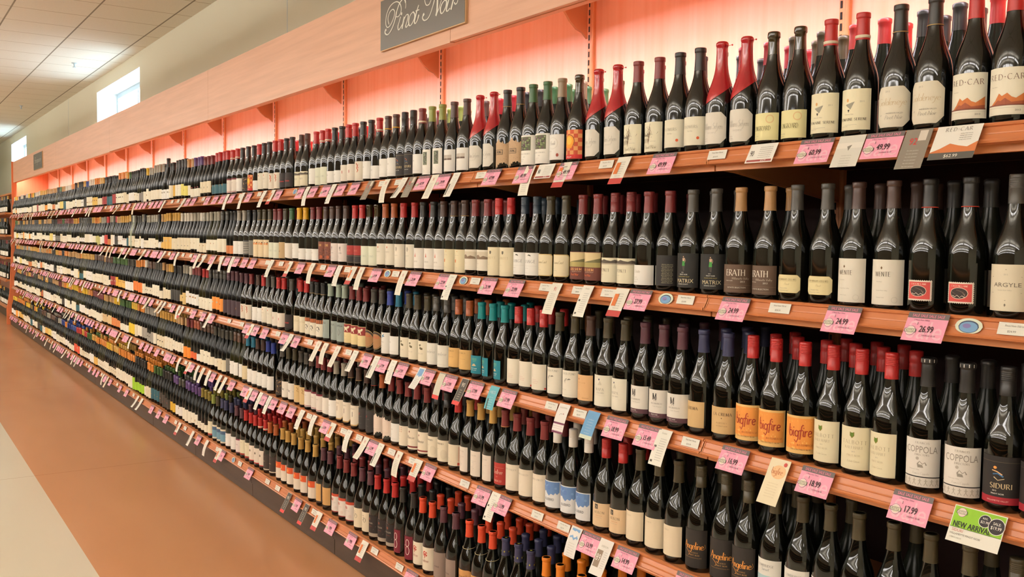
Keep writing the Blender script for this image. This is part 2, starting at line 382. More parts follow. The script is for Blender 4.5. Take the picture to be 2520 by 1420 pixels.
LOWER = {
 'a': (.52, [o_(), [(.46, .5), (.45, .1), (.54, .0)]]), 'b': (.5, [[(.06, 1), (.05, .2)]+arc(.25, .25, .2, .25, 200, 500, 10)]),
 'c': (.44, [arc(.25, .25, .2, .25, 50, 320, 9)]), 'd': (.52, [o_(), [(.5, 1), (.45, .1), (.54, 0)]]),
 'e': (.46, [[(.06, .22), (.42, .3)]+arc(.25, .3, .18, .2, 0, 180, 7)+arc(.26, .22, .2, .22, 180, 320, 6)]),
 'f': (.4, [[(.5, .92), (.4, 1), (.28, .85), (.22, .4), (.16, -.25)], [(.02, .5), (.45, .54)]]),
 'g': (.5, [o_(), [(.46, .5), (.44, -.2), (.28, -.48), (.02, -.3)]]),
 'h': (.5, [[(.08, 1), (.05, 0)], [(.06, .3), (.22, .5), (.38, .42), (.38, .06), (.48, 0)]]),
 'i': (.24, [[(.1, .5), (.09, .08), (.2, 0)], [(.11, .7), (.12, .78)]]), 'j': (.24, [[(.1, .5), (.05, -.3)]]),
 'k': (.46, [[(.06, 1), (.05, 0)], [(.4, .5), (.08, .22), (.42, 0)]]), 'l': (.24, [[(.12, 1), (.08, .1), (.2, 0)]]),
 'm': (.76, [[(.05, .5), (.05, 0)], [(.05, .3), (.2, .5), (.34, .42), (.34, 0)], [(.34, .3), (.5, .5), (.64, .42), (.64, .05), (.74, 0)]]),
 'n': (.5, [[(.05, .5), (.05, 0)], [(.05, .3), (.22, .5), (.38, .42), (.38, .06), (.48, 0)]]), 'o': (.48, [o_()]),
 'p': (.5, [[(.08, .5), (.05, -.45)], arc(.26, .25, .2, .25, 160, -160, 10)]), 'r': (.36, [[(.05, .5), (.05, 0)], [(.05, .3), (.18, .48), (.34, .46)]]),
 's': (.38, [[(.32, .44), (.2, .5), (.08, .4), (.2, .26), (.32, .14), (.2, 0), (.05, .06)]]),
 't': (.36, [[(.18, .85), (.14, .1), (.26, 0), (.36, .08)], [(.02, .55), (.36, .58)]]),
 'u': (.5, [[(.06, .5), (.06, .1), (.2, 0), (.38, .2), (.4, .5)], [(.4, .5), (.4, .06), (.5, 0)]]),
 'v': (.42, [[(.04, .5), (.2, 0), (.38, .5)]]), 'w': (.6, [[(.04, .5), (.16, 0), (.3, .4), (.42, 0), (.56, .5)]]),
 'y': (.46, [[(.05, .5), (.2, .05), (.4, .5)], [(.4, .5), (.2, -.3), (.04, -.42)]]), 'z': (.4, [[(.05, .5), (.36, .5), (.05, 0), (.38, 0)]]), ' ': (.3, []),
}
FONT_CACHE = {}
def glyphs(text):
    if text in FONT_CACHE: return FONT_CACHE[text]
    c = bpy.data.curves.new('t', 'FONT'); c.body = text; c.size = 1; c.resolution_u = 2; c.fill_mode = 'FRONT'
    o = bpy.data.objects.new('t', c); COL.objects.link(o)
    me = o.to_mesh()
    vs = [(v.co.x, v.co.y) for v in me.vertices]; fs = [tuple(p.vertices) for p in me.polygons]
    o.to_mesh_clear(); bpy.data.objects.remove(o); bpy.data.curves.remove(c)
    x0 = min([p[0] for p in vs] or [0]); x1 = max([p[0] for p in vs] or [1])
    FONT_CACHE[text] = (vs, fs, x0, x1); return FONT_CACHE[text]
PM = {}
def ink(rgb):
    k = 'print_%02x%02x%02x' % tuple(rgb)
    return mat(k, rgb, .62)
class Art:
    """flat artwork in (u, v) metres, several ink layers"""
    def __init__(s): s.p = []                 # (verts, faces, rgb, layer)
    def poly(s, pts, rgb, L=1):
        us = [p[0] for p in pts]; n = max(1, int((max(us)-min(us))/.006)); lo = min(us); w_ = (max(us)-lo)/n
        def clip(P, x, keep):                  # keep=1: u >= x, keep=-1: u <= x
            out = []
            for i, p in enumerate(P):
                q = P[i-1]; pi = keep*(p[0]-x) >= 0; qi = keep*(q[0]-x) >= 0
                if pi != qi: t = (x-q[0])/(p[0]-q[0]); out.append((x, q[1]+t*(p[1]-q[1])))
                if pi: out.append(p)
            return out
        for i in range(n):
            P = list(pts)
            if i > 0: P = clip(P, lo+i*w_, 1)
            if i < n-1: P = clip(P, lo+(i+1)*w_, -1)
            if len(P) < 3: continue
            tri = tessellate_polygon([[Vector((a*1000, b_*1000, 0)) for a, b_ in P]])
            s.p.append((P, [tuple(t) for t in tri], rgb, L))
        return s
    def rect(s, u0, v0, u1, v1, rgb, L=1):
        n = max(1, int(abs(u1-u0)/.005)); vs = []
        for i in range(n+1):
            u = u0+(u1-u0)*i/n; vs += [(u, v0), (u, v1)]
        s.p.append((vs, [(2*i, 2*i+2, 2*i+3, 2*i+1) for i in range(n)], rgb, L)); return s
    def cols(s, u0, u1, lo, hi, rgb, L=0, n=20):
        vs = []
        for i in range(n+1):
            u = u0+(u1-u0)*i/n; vs += [(u, lo(u)), (u, max(hi(u), lo(u)))]
        s.p.append((vs, [(2*i, 2*i+2, 2*i+3, 2*i+1) for i in range(n)], rgb, L)); return s
    def oval(s, u, v, ru, rv, rgb, L=1, n=20):
        q = lambda x: rv*math.sqrt(max(0, 1-((x-u)/ru)**2))
        return s.cols(u-ru, u+ru, lambda x: v-q(x), lambda x: v+q(x), rgb, L, n)
    def stroke(s, pts, th, tn, rgb, L=2, mode='serif', rnd=False):
        n = len(pts)
        if n < 2: return s
        vs = []; fs = []
        for i, (x, y) in enumerate(pts):
            a = pts[max(0, i-1)]; c = pts[min(n-1, i+1)]
            dx, dy = c[0]-a[0], c[1]-a[1]; l = math.hypot(dx, dy) or 1e-9; dx /= l; dy /= l
            f = abs(dy)
            if mode == 'serif' and dx*dy > .15: f *= .25
            if mode == 'pen': f = f*(1.0 if dx*dy < .0 or abs(dy) > .85 else .6)
            if mode == 'mono': f = 1
            h = .5*(tn+(th-tn)*f)
            vs += [(x-dy*h, y+dx*h), (x+dy*h, y-dx*h)]
        fs = [(2*i, 2*i+1, 2*i+3, 2*i+2) for i in range(n-1)]
        s.p.append((vs, fs, rgb, L)); return s
    def serif(s, text, u, v, h, rgb, L=2, sp=.12, xs=1., bold=1., al='c'):
        W = sum(CAPS[c][0] for c in text if c in CAPS)*h*xs+sp*h*xs*(len(text)-1)
        x = u-W/2 if al == 'c' else u
        for c in text:
            if c not in CAPS: continue
            wd, sts = CAPS[c]
            for st in sts:
                pts = [(x+a*h*xs, v+b_*h) for a, b_ in st]
                s.stroke(pts, .15*h*bold, .05*h*bold, rgb, L)
                for (a, b_), (a2, b2) in ((st[0], st[1]), (st[-1], st[-2])):
                    if len(st) == 2 and abs(a-a2) < .45 and abs(b_-b2) > .6 and b_ in (0, 1):
                        s.rect(x+(a-.11)*h*xs, v+b_*h-(.05*h*bold if b_ == 1 else 0), x+(a+.11)*h*xs, v+b_*h+(.05*h*bold if b_ == 0 else 0), rgb, L)
            x += (wd+sp)*h*xs
        return s
    def script(s, text, u, v, h, rgb, L=2, slant=.25, th=.09, xs=1., mode='pen'):
        W = sum((LOWER.get(c) or CAPS.get(c) or (.4,))[0] for c in text)*h*xs; x = u-W/2
        for c in text:
            d = LOWER.get(c) or CAPS.get(c)
            if not d: continue
            for st in d[1]:
                s.stroke([(x+(a+slant*b_)*h*xs, v+b_*h) for a, b_ in st], th*h, th*h*.4, rgb, L, mode)
            x += d[0]*h*xs
        return s
    def sans(s, text, u, v, h, rgb, L=2, xs=1., al='c', rot=0):
        vs, fs, x0, x1 = glyphs(text); k = h/.72; W = (x1-x0)*k*xs
        o = -W/2 if al == 'c' else 0
        P = [(o+(a-x0)*k*xs, b_*k) for a, b_ in vs]
        if rot: P = [(-b_, a) for a, b_ in P]
        s.p.append(([(a+u, b_+v) for a, b_ in P], fs, rgb, L)); return s
    def onto(s, fn, name, eps=.00022, base=0.0):
        """fn(u, v, off) -> point; returns a mesh"""
        b = MB()
        for i_, (vs, fs, rgb, L) in enumerate(s.p):
            b.add([fn(a, c, base+eps*L+min(i_, 60)*2.5e-6) for a, c in vs], fs, ink(rgb), True)
        return b.mesh(name)
R_B = .0405
def wrap(r=R_B):
    def fn(u, v, off):
        rr = r+.0006+off; t = u/r
        return (rr*math.sin(t), -rr*math.cos(t), v)
    return fn

# ------------------------------------------------------------------ bottle designs
CR, WH, PW, BK, GY = (236, 230, 208), (238, 235, 226), (244, 240, 228), (28, 25, 22), (120, 116, 106)
FA = (170, 163, 146)
def base(a, z0, z1, rgb=CR, hw=.043, shape='r', k=.012):
    if shape == 'r': a.rect(-hw, z0, hw, z1, rgb, 0)
    elif shape == 'oct':
        a.cols(-hw, hw, lambda u: z0+max(0, abs(u)-(hw-k)), lambda u: z1-max(0, abs(u)-(hw-k)), rgb, 0, 30)
    elif shape == 'rnd':
        q = lambda u: 0 if abs(u) < hw-k else k-math.sqrt(max(0, k*k-(abs(u)-hw+k)**2))
        a.cols(-hw, hw, lambda u: z0+q(u), lambda u: z1-q(u), rgb, 0, 36)
    elif shape == 'torn':
        rr = random.Random(3); tb = [rr.uniform(-.005, .005) for _ in range(60)]
        n = lambda u, o: tb[int((u+hw)/.004) % 30+o]
        a.cols(-hw, hw, lambda u: z0+n(u, 0)+.008*math.sin(u*90), lambda u: z1+n(u, 25)+.006*math.cos(u*120), rgb, 0, 40)
    return a
def lines(a, z, n, u0=-.03, u1=.02, col=FA, dz=.006, h=.0016):
    rr = random.Random(int(z*1e4)+n)
    for i in range(n): a.sans(rr.choice(['Willamette Valley', 'Pinot Noir', 'Russian River Valley', 'Sonoma Coast', 'Estate Grown']), u0, z-i*dz, h*1.5, col, 2, al='l')
    return a
DES = {}
def D(k, desc, top=.12):
    def deco(f): DES[k] = (desc, f, top); return f
    return deco
ORG = (214, 120, 54)
@D('rc', 'cream label with orange hills')
def _(a):
    base(a, .022, .118); a.serif('RED.CAR', .0, .093, .0115, (120, 92, 78), bold=.8, sp=.22); lines(a, .078, 1)
    a.poly([(-.03, .043), (-.02, .052), (-.012, .066), (-.006, .060), (.004, .066), (.012, .058), (.02, .055), (.03, .062), (.0385, .068), (.0385, .043)], (196, 112, 52))
    a.poly([(-.024, .043), (-.014, .052), (-.008, .05), (.0, .056), (.012, .047), (.0385, .05), (.0385, .043)], (150, 76, 44), 2)
    a.rect(-.04, .0405, .04, .043, (120, 64, 44)); a.rect(-.04, .036, .04, .0364, FA); a.sans('2013', .024, .029, .004, GY)
@D('ge', 'cream clipped-corner label')
def _(a):
    base(a, .020, .112, (222, 214, 192), .043, 'oct', .016); a.script('Goldeneye', -.002, .07, .016, (196, 170, 128), th=.06); a.sans('2013', -.008, .099, .004, FA)
    a.sans('ANDERSON VALLEY', .008, .05, .003, GY); a.script('Pinot Noir', .006, .038, .009, GY, th=.06); a.script('v', -.026, .045, .008, BK)
@D('sr', 'cream label with grey triangle emblem')
def _(a):
    base(a, .022, .118, (236, 228, 194)); a.poly([(-.018, .082), (.006, .088), (-.004, .070)], (150, 146, 128)); a.poly([(-.012, .07), (-.006, .07), (-.009, .063)], BK)
    a.oval(-.012, .092, .003, .004, (214, 160, 96)); a.sans('2011', .022, .086, .004, FA); a.serif('DOMAINE SERENE', .0, .044, .0062, (84, 76, 60)); a.rect(-.02, .034, .012, .0345, FA); lines(a, .03, 1); lines(a, .058, 1, -.02)
@D('lb', 'low yellow-cream label')
def _(a):
    base(a, .018, .088, (232, 224, 166)); a.serif('LONGBOARD', -.004, .043, .0115, (120, 112, 74), bold=.6, sp=.05, xs=.62); a.oval(.02, .072, .011, .011, (226, 196, 142)); a.oval(.02, .072, .008, .008, (232, 224, 166), 2); lines(a, .028, 2, -.035)
@D('ws', 'white clipped-corner label')
def _(a): base(a, .022, .108, (224, 218, 204), .043, 'oct', .015); a.script('Williams Selyem', .0, .062, .017, (176, 170, 158), th=.05, xs=.55); a.script('vineyard', .0, .05, .008, (180, 174, 160), th=.05); lines(a, .036, 2, -.03)
@D('fl', 'cream label with red dot')
def _(a): base(a, .024, .104, (230, 224, 200)); a.serif('FLOWERS', -.004, .072, .0078, (150, 146, 130), bold=.7); a.script('Pinot Noir', -.004, .062, .004, FA); a.oval(.02, .044, .0042, .0042, (218, 92, 44))
@D('ro', 'cream label with brown vine drawing')
def _(a):
    base(a, .018, .106, (234, 228, 200)); br = (110, 84, 58)
    for i in range(7): a.stroke([(.0+.001*i, .04+.005*i), (-.008+.005*(i % 3), .062+.005*i), (.006-.004*(i % 2), .07+.005*i), (.014-.002*i, .068+.004*i)], .0012, .0006, br)
    a.stroke([(-.03, .05), (-.012, .058), (.01, .06), (.03, .076), (.026, .07)], .001, .0005, br); a.script('Route', -.012, .064, .011, (70, 50, 34), slant=.15, th=.12)
    for i in range(4): a.stroke([(-.024+.007*i, .044), (-.022+.007*i, .05), (-.024+.007*i, .057)], .0022, .001, br)
    a.script('Pinot Noir', .004, .027, .010, (150, 136, 104), th=.08); lines(a, .048, 1, .004)
@D('of', 'orange checkered label with yellow sun')
def _(a):
    base(a, .02, .116, (196, 78, 40))
    for i in range(6):
        for j in range(6):
            if (i+j) % 2: a.rect(-.043+i*.0143, .034+j*.0137, -.043+(i+1)*.0143, .034+(j+1)*.0137, (226, 156, 92), 1)
    a.oval(-.004, .078, .022, .023, (150, 78, 34), 2); a.oval(-.004, .078, .019, .02, (240, 160, 40), 3); a.poly([(-.018, .055), (.006, .055), (.012, .066), (-.02, .066)], (236, 148, 40), 3)
    a.oval(-.004, .08, .012, .013, (246, 190, 70), 4)
    a.rect(-.043, .02, .043, .034, (204, 46, 40), 2); a.script('cherry pie', -.006, .025, .006, PW, 3, th=.12)
@D('hk', 'white label with small red seal')
def _(a): base(a, .022, .108, WH); a.oval(.0, .078, .022, .02, (222, 218, 206)); a.oval(.0, .078, .02, .018, WH, 2); a.script('Hook', -.002, .072, .013, (120, 116, 108), 3, th=.08); lines(a, .05, 1); a.oval(.02, .038, .005, .006, (150, 62, 44))
@D('gp', 'white label with square grape picture')
def _(a):
    base(a, .014, .118, PW); a.rect(-.026, .064, .026, .112, (96, 100, 74)); rr = random.Random(1)
    for i in range(60): a.oval(rr.uniform(-.022, .022), rr.uniform(.067, .108), .0028, .0028, rr.choice([(112, 68, 92), (88, 52, 78), (132, 150, 96), (160, 170, 130), (58, 60, 40)]), 2, 6)
    a.serif('MERRY EDWARDS', .0, .05, .0042, GY, bold=.8); a.sans('2013', 0, .04, .003, GY); lines(a, .032, 2, -.02)
@D('tp', 'cream label with tall narrow grape picture')
def _(a):
    base(a, .014, .118, PW, .03); a.rect(-.012, .054, .014, .108, (112, 116, 92)); rr = random.Random(2)
    for i in range(40): a.oval(rr.uniform(-.009, .011), rr.uniform(.058, .104), .0026, .0026, rr.choice([(90, 96, 84), (70, 62, 66), (150, 160, 130)]), 2, 6)
    lines(a, .04, 3, -.022)
@D('tn', 'torn-edged brown paper label')
def _(a):
    base(a, .022, .106, (190, 158, 122), .045, 'torn'); rr = random.Random(5)
    for i in range(40): a.oval(rr.uniform(-.04, .04), rr.uniform(.035, .098), .0009, .0009, (140, 96, 66), 1, 4)
    a.rect(-.022, .06, .018, .078, BK); a.rect(-.0205, .0615, .0165, .0765, (190, 158, 122), 2); a.serif('LORING', -.002, .0645, .009, BK, 3, bold=1.2, xs=.8)
@D('sp', 'white label with sepia photo strip')
def _(a):
    base(a, .018, .106, WH)
    for i in range(3): a.rect(-.034+i*.021, .064, -.0145+i*.021, .084, (196, 186, 172)); a.rect(-.034+i*.021, .064, -.0145+i*.021, .0705, (104, 84, 72), 2)
    lines(a, .042, 1); lines(a, .03, 1)
@D('wl', 'plain white label')
def _(a): base(a, .022, .104, WH); a.script('Estate', -.01, .074, .008, FA); lines(a, .052, 2); a.rect(-.03, .034, .03, .0344, FA)
@D('lw', 'low white label')
def _(a): base(a, .018, .078, WH); a.script('Estate', -.012, .055, .009, (176, 166, 146)); lines(a, .04, 2); lines(a, .026, 1)
@D('sd', 'black label with gold lettering')
def _(a):
    base(a, .02, .118, (34, 28, 25)); go = (200, 176, 132); a.rect(-.043, .108, .043, .1084, go); a.rect(-.043, .022, .043, .0224, go)
    a.stroke([(-.01, .092), (-.004, .09), (.003, .084), (.0, .081)], .003, .001, (196, 96, 60)); a.stroke([(-.012, .078), (-.004, .082), (.006, .076)], .002, .001, (70, 120, 170)); a.stroke([(-.008, .07), (0, .074), (.008, .07)], .002, .001, go)
    a.serif('SIDURI', .004, .052, .0098, go, bold=1.1); a.sans('PINOT NOIR', .0, .042, .003, PW)
@D('s3', 'black label with gold lettering and red base band')
def _(a):
    base(a, .018, .118, (30, 24, 22)); go = (206, 184, 142); a.rect(-.043, .106, .043, .1064, (120, 104, 80)); a.rect(-.043, .018, .043, .033, (160, 30, 44))
    a.oval(-.006, .094, .0035, .003, (226, 150, 70), 2); a.stroke([(-.012, .088), (-.002, .086), (.008, .08)], .003, .0015, (226, 176, 120)); a.stroke([(-.01, .08), (.0, .082), (.01, .076)], .004, .002, (60, 110, 160)); a.stroke([(-.008, .074), (.0, .068), (.012, .072)], .0026, .0012, go)
    a.serif('SIDURI', .006, .051, .0105, go, bold=1.2); a.sans('2013', -.006, .0445, .003, PW); a.sans('PINOT NOIR', .0, .038, .0032, PW); a.sans('WILLAMETTE VALLEY', .0, .0235, .0032, (236, 190, 180))
@D('ag', 'cream label with hexagon outline')
def _(a):
    base(a, .020, .116, (222, 212, 186), .045); g = (110, 100, 84)
    for L_ in ([(-.03, .090), (.0, .106), (.03, .090)], [(-.03, .058), (.0, .042), (.03, .058)]): a.stroke(L_, .0008, .0008, g, mode='mono')
    a.sans('ARGYLE', .002, .070, .0088, g, xs=1.25); a.sans('2012', 0, .094, .003, FA); a.poly([(0, .036), (.002, .033), (0, .029), (-.002, .033)], g); lines(a, .062, 1, -.015)
@D('st', 'red postage-stamp label')
def _(a):
    a.rect(-.028, .030, .028, .074, (228, 214, 198), 0)
    for i in range(13):
        for v in (.030, .074): a.oval(-.027+i*.0045, v, .0013, .0013, (228, 214, 198), 0, 6)
    for i in range(10):
        for u in (-.028, .028): a.oval(u, .032+i*.0044, .0013, .0013, (228, 214, 198), 0, 6)
    a.rect(-.025, .033, .025, .071, (206, 74, 68), 1); a.oval(-.001, .051, .019, .0125, (232, 206, 186), 2); a.oval(-.001, .051, .0178, .0113, (52, 38, 34), 3)
    for i in range(5): a.stroke([(-.016+.002*i, .053-.001*i), (-.004+.003*i, .058-.001*i), (.012, .05-.0015*i)], .0008, .0005, (150, 126, 110), 4)
    a.stroke([(-.014, .046), (-.008, .043), (-.004, .047), (.002, .042), (.006, .046), (.012, .042)], .002, .001, (232, 214, 196), 4); a.serif('CASTON LANE', 0, .0645, .0038, (238, 210, 190), 3, bold=1.2)
@D('we', 'tall white label with small diamond emblem')
def _(a): base(a, .014, .118, (228, 222, 206)); a.poly([(-.008, .103), (-.0055, .099), (-.008, .095), (-.0105, .099)], (110, 84, 50), 2); a.serif('WENTE', -.006, .0795, .0105, (108, 98, 86), bold=.85, xs=.8); lines(a, .066, 1, -.02); lines(a, .046, 1, -.02); lines(a, .03, 1, -.02); a.oval(.022, .026, .007, .007, (212, 206, 190)); a.oval(.022, .026, .0058, .0058, (228, 222, 206), 2)
@D('kw', 'small cream clipped-corner label')
def _(a): base(a, .026, .072, (190, 170, 112), .036, 'oct', .008); a.cols(-.0352, .0352, lambda u: .0268+max(0, abs(u)-.028), lambda u: .0712-max(0, abs(u)-.028), (228, 214, 164), 1, 24); a.serif('KEN WRIGHT CELLARS', -.001, .058, .0044, (130, 112, 70), xs=.85); a.rect(-.028, .056, .026, .0563, (130, 112, 70), 2); a.script('Pinot', .002, .046, .006, (190, 176, 134)); lines(a, .037, 2, -.02)
@D('er', 'brown label with white lettering')
def _(a):
    base(a, .016, .092, (92, 70, 54), .047); c = (232, 224, 208); a.serif('ERATH', -.002, .062, .0165, c, bold=.9, sp=.02, xs=.86); a.script('Willamette Valley', .012, .052, .006, (200, 186, 166)); a.sans('PINOT NOIR', -.018, .047, .0026, c); a.sans('2013', .018, .044, .0045, c)
    a.rect(-.046, .036, .046, .0364, (150, 124, 98)); a.sans('ESTATE SELECTION', .002, .0285, .0036, c, xs=1.15); a.rect(-.046, .0215, .046, .0219, (150, 124, 98))
@D('mx', 'black label, green-clad figure and pale lettering')
def _(a):
    base(a, .020, .118, (24, 23, 21)); sk = (196, 160, 134)
    a.oval(-.001, .108, .0016, .002, sk, 2, 8); a.poly([(-.004, .104), (.003, .105), (.0035, .094), (-.0035, .094)], sk, 2); a.stroke([(.0035, .104), (.006, .098), (.004, .092)], .001, .001, sk, mode='mono'); a.poly([(-.0038, .096), (.0038, .096), (.004, .082), (-.005, .082)], (60, 140, 60), 3)
    a.poly([(-.005, .082), (.004, .082), (.003, .068), (-.002, .068)], (70, 64, 58), 2); a.sans('2013', -.003, .062, .0026, PW); a.sans('PINOT NOIR', .0, .056, .0032, PW); a.sans('RUSSIAN RIVER VALLEY', 0, .050, .0026, (190, 170, 90)); a.sans('MATRIX', .002, .034, .0115, (212, 196, 158), xs=.98); a.sans('SONOMA COUNTY', -.002, .0285, .0028, PW)
@D('bk', 'dark back label printed in white')
def _(a):
    base(a, .02, .11, (30, 26, 24), .04)
    for i in range(13): a.sans(('willamette valley estate', 'grown and bottled with', 'fruit of the river hills')[i % 3], .0, .082-i*.0045, .0026, (196, 186, 150))
@D('pz', 'white label with dark ridge line')
def _(a): base(a, .018, .096, (228, 220, 190)); a.poly([(-.043, .082), (-.03, .089), (-.02, .087), (-.008, .091), (.004, .088), (.018, .086), (.03, .09), (.043, .087), (.043, .080), (.0, .0785), (-.043, .08)], (84, 74, 62)); a.poly([(-.043, .080), (.0, .0785), (.043, .08), (.043, .076), (-.043, .074)], (168, 154, 130)); a.serif('PONZI', -.008, .052, .0098, (110, 100, 84), bold=.85, sp=.2); lines(a, .042, 1); a.script('2013', .014, .026, .005, GY)
@D('ad', 'maroon label with meadow picture')
def _(a):
    base(a, .020, .112, (104, 52, 40)); a.rect(-.041, .062, .041, .11, (214, 194, 146)); a.rect(-.041, .062, .041, .078, (166, 152, 92), 2); a.poly([(.006, .084), (.041, .092), (.041, .078), (-.03, .078)], (110, 104, 66), 2)
    a.serif('ADELSHEIM', -.004, .05, .0085, (226, 168, 110), 3, xs=.82, bold=1.1, sp=.04); a.sans('WILLAMETTE VALLEY', 0, .045, .0028, (220, 190, 160)); a.script('Pinot Noir', -.008, .033, .0075, (222, 110, 60), th=.12); a.script('2013', .012, .025, .006, PW)
@D('cr', 'cream rounded label with gold rim')
def _(a): base(a, .024, .100, (202, 172, 108), .042, 'rnd', .009); a.cols(-.0395, .0395, lambda u: .0265+(0 if abs(u) < .032 else (abs(u)-.032)*.6), lambda u: .0975-(0 if abs(u) < .032 else (abs(u)-.032)*.6), (228, 214, 178), 1, 24); a.script('Sonoma Coast', .0, .068, .010, (150, 128, 84), th=.08, xs=.7); lines(a, .05, 2)
@D('rg', 'white label with small leaf and grey capitals')
def _(a): base(a, .022, .102, WH); a.poly([(-.008, .092), (-.002, .096), (.006, .094), (.008, .089), (.0, .092)], (62, 66, 44)); a.serif('RANGE', .0, .066, .0105, (130, 128, 122), bold=.8, sp=.25); a.rect(-.03, .055, .03, .0553, FA); lines(a, .046, 1); lines(a, .03, 1)
@D('ab', 'tall cream label with black crest')
def _(a): base(a, .012, .118, (226, 214, 180)); a.poly([(-.006, .104), (.003, .104), (.003, .096), (-.0015, .091), (-.006, .096)], (60, 54, 44)); a.serif('ABBOTT', .0, .074, .0085, (190, 172, 130), bold=.8, sp=.2); lines(a, .058, 2); lines(a, .03, 1)
@D('sc', 'white label with sepia landscape')
def _(a): base(a, .026, .106, (228, 220, 202)); a.rect(-.04, .070, .04, .098, (212, 200, 176)); a.poly([(-.03, .07), (-.022, .084), (-.008, .087), (.002, .078), (.016, .083), (.034, .078), (.038, .07)], (128, 106, 84), 2); lines(a, .058, 2); lines(a, .036, 1)
@D('cs', 'cream label with small orange square')
def _(a): base(a, .012, .104, (226, 214, 176)); a.rect(-.018, .052, -.006, .064, (206, 132, 84)); a.oval(.0, .096, .0018, .0018, ORG); lines(a, .08, 1, -.016); lines(a, .03, 1, -.016)
@D('tr', 'white label with red triangle')
def _(a): base(a, .018, .104, (234, 228, 216)); a.poly([(-.008, .066), (-.001, .066), (-.0035, .086)], (198, 76, 40)); a.serif('CARTER', -.004, .044, .0058, (150, 140, 120)); a.rect(-.03, .03, .03, .0303, FA)
@D('lo', 'white label with grey crest')
def _(a): base(a, .016, .118, (230, 222, 202)); a.poly([(-.006, .104), (.002, .106), (.006, .096), (.0, .084), (-.006, .09)], (176, 168, 150)); a.sans('BALCOM', -.002, .066, .004, FA); lines(a, .05, 2); lines(a, .028, 1)
@D('wd', 'white label with small red dot')
def _(a): base(a, .022, .118, (228, 220, 200)); a.oval(.0, .102, .004, .0045, (206, 120, 88)); a.serif('ROBERT', .0, .078, .006, (180, 168, 144)); lines(a, .062, 2); lines(a, .036, 1)
@D('vn', 'pale green-white label')
def _(a): base(a, .014, .104, (222, 224, 200)); a.serif('EVANS', .0, .052, .0095, (168, 176, 158), bold=.7, sp=.2); lines(a, .03, 1)
@D('rb', 'red and black label')
def _(a): base(a, .018, .106, (38, 30, 26)); a.rect(-.036, .058, .036, .104, (160, 44, 38)); a.serif('BELLE', .0, .076, .008, (200, 120, 90)); a.rect(-.036, .022, .036, .054, (150, 126, 90), 1); a.rect(-.035, .023, .035, .053, (38, 30, 26), 2); lines(a, .044, 4, -.03, .02, (170, 146, 110))
@D('mt', 'white label with tall letter M')
def _(a): base(a, .022, .112, (228, 216, 206)); a.sans('M', .0, .076, .022, BK, xs=.4); a.sans('MACPHAIL', .002, .062, .0036, GY); lines(a, .05, 2); a.rect(-.02, .036, .01, .0363, FA)
@D('br', 'rust-brown printed label')
def _(a): base(a, .026, .118, (118, 62, 44)); a.serif('TOMI', .0, .094, .0125, (208, 158, 96), xs=.7); rr = random.Random(9); [a.oval(rr.uniform(-.034, .034), rr.uniform(.03, .084), .0035, .003, rr.choice([(84, 40, 30), (150, 84, 54), (104, 52, 38)]), 1, 6) for _ in range(40)]; a.oval(.012, .04, .009, .008, (176, 84, 44), 2)
@D('kt', 'kraft-tan label')
def _(a): base(a, .016, .108, (186, 156, 112)); a.script('oak', -.004, .052, .012, (110, 84, 50)); lines(a, .03, 2, col=(140, 112, 76))
@D('pg', 'cream label with three orange pictures')
def _(a):
    base(a, .014, .118, (226, 206, 168))
    for i in range(3): a.rect(-.03+i*.021, .088, -.014+i*.021, .1, (214, 134, 72)); a.oval(-.018+i*.021, .101, .004, .003, (70, 48, 34), 2, 8)
    lines(a, .07, 2); lines(a, .04, 1)
@D('gr', 'grey printed label')
def _(a): base(a, .02, .112, (112, 110, 102)); lines(a, .095, 9, -.036, .02, (196, 190, 172), .008, .002)
@D('bs', 'black striped label')
def _(a): base(a, .02, .112, (52, 50, 48)); [a.rect(-.04, .03+i*.011, .04, .036+i*.011, (176, 170, 156)) for i in range(7)]
@D('gd', 'golden yellow label')
def _(a): base(a, .016, .104, (222, 178, 92)); a.serif('OR', -.004, .08, .008, (140, 104, 50)); lines(a, .05, 2, col=(180, 140, 70))
@D('ye', 'pale yellow label')
def _(a): base(a, .014, .112, (228, 216, 120)); a.stroke([(-.02, .09), (-.005, .1), (.01, .085), (.02, .095)], .002, .001, (190, 160, 70)); lines(a, .04, 2)
# ---- third shelf
@D('cp', 'white label with large grey capitals and footprint band')
def _(a):
    base(a, .038, .122, (226, 220, 210), .043); g = (150, 142, 130); a.rect(-.043, .0355, .043, .038, BK, 0); a.rect(-.043, .014, .043, .0355, (222, 214, 202), 0)
    a.serif('FRANCIS', .002, .111, .0045, g, sp=.3); a.sans('COPPOLA', .0, .091, .0155, g, xs=.72); a.serif('DIRECTORS', .002, .0845, .0042, g, bold=1.2)
    a.stroke([(-.004, .058), (-.006, .066), (-.002, .072), (.004, .066), (.009, .07), (.012, .064)], .003, .0015, g); a.oval(-.007, .078, .0035, .0035, (176, 168, 156)); a.poly([(-.006, .058), (.006, .058), (.004, .064), (-.004, .065)], g); lines(a, .052, 1, -.026, dz=.004); a.script('Francis Coppola', .0, .0425, .005, (170, 162, 150))
    for i in range(7):
        u = -.036+i*.012; c = (176, 166, 150); a.oval(u, .0315, .0013, .0015, c, 2, 8); a.stroke([(u-.0035, .029), (u, .0275), (u+.0035, .0295)], .0012, .0008, c, mode='mono'); a.stroke([(u, .03), (u, .0235)], .002, .0014, c, mode='mono'); a.stroke([(u-.0035, .018), (u-.002, .022), (u, .0238), (u+.002, .021), (u+.004, .0185)], .0012, .0008, c, mode='mono')
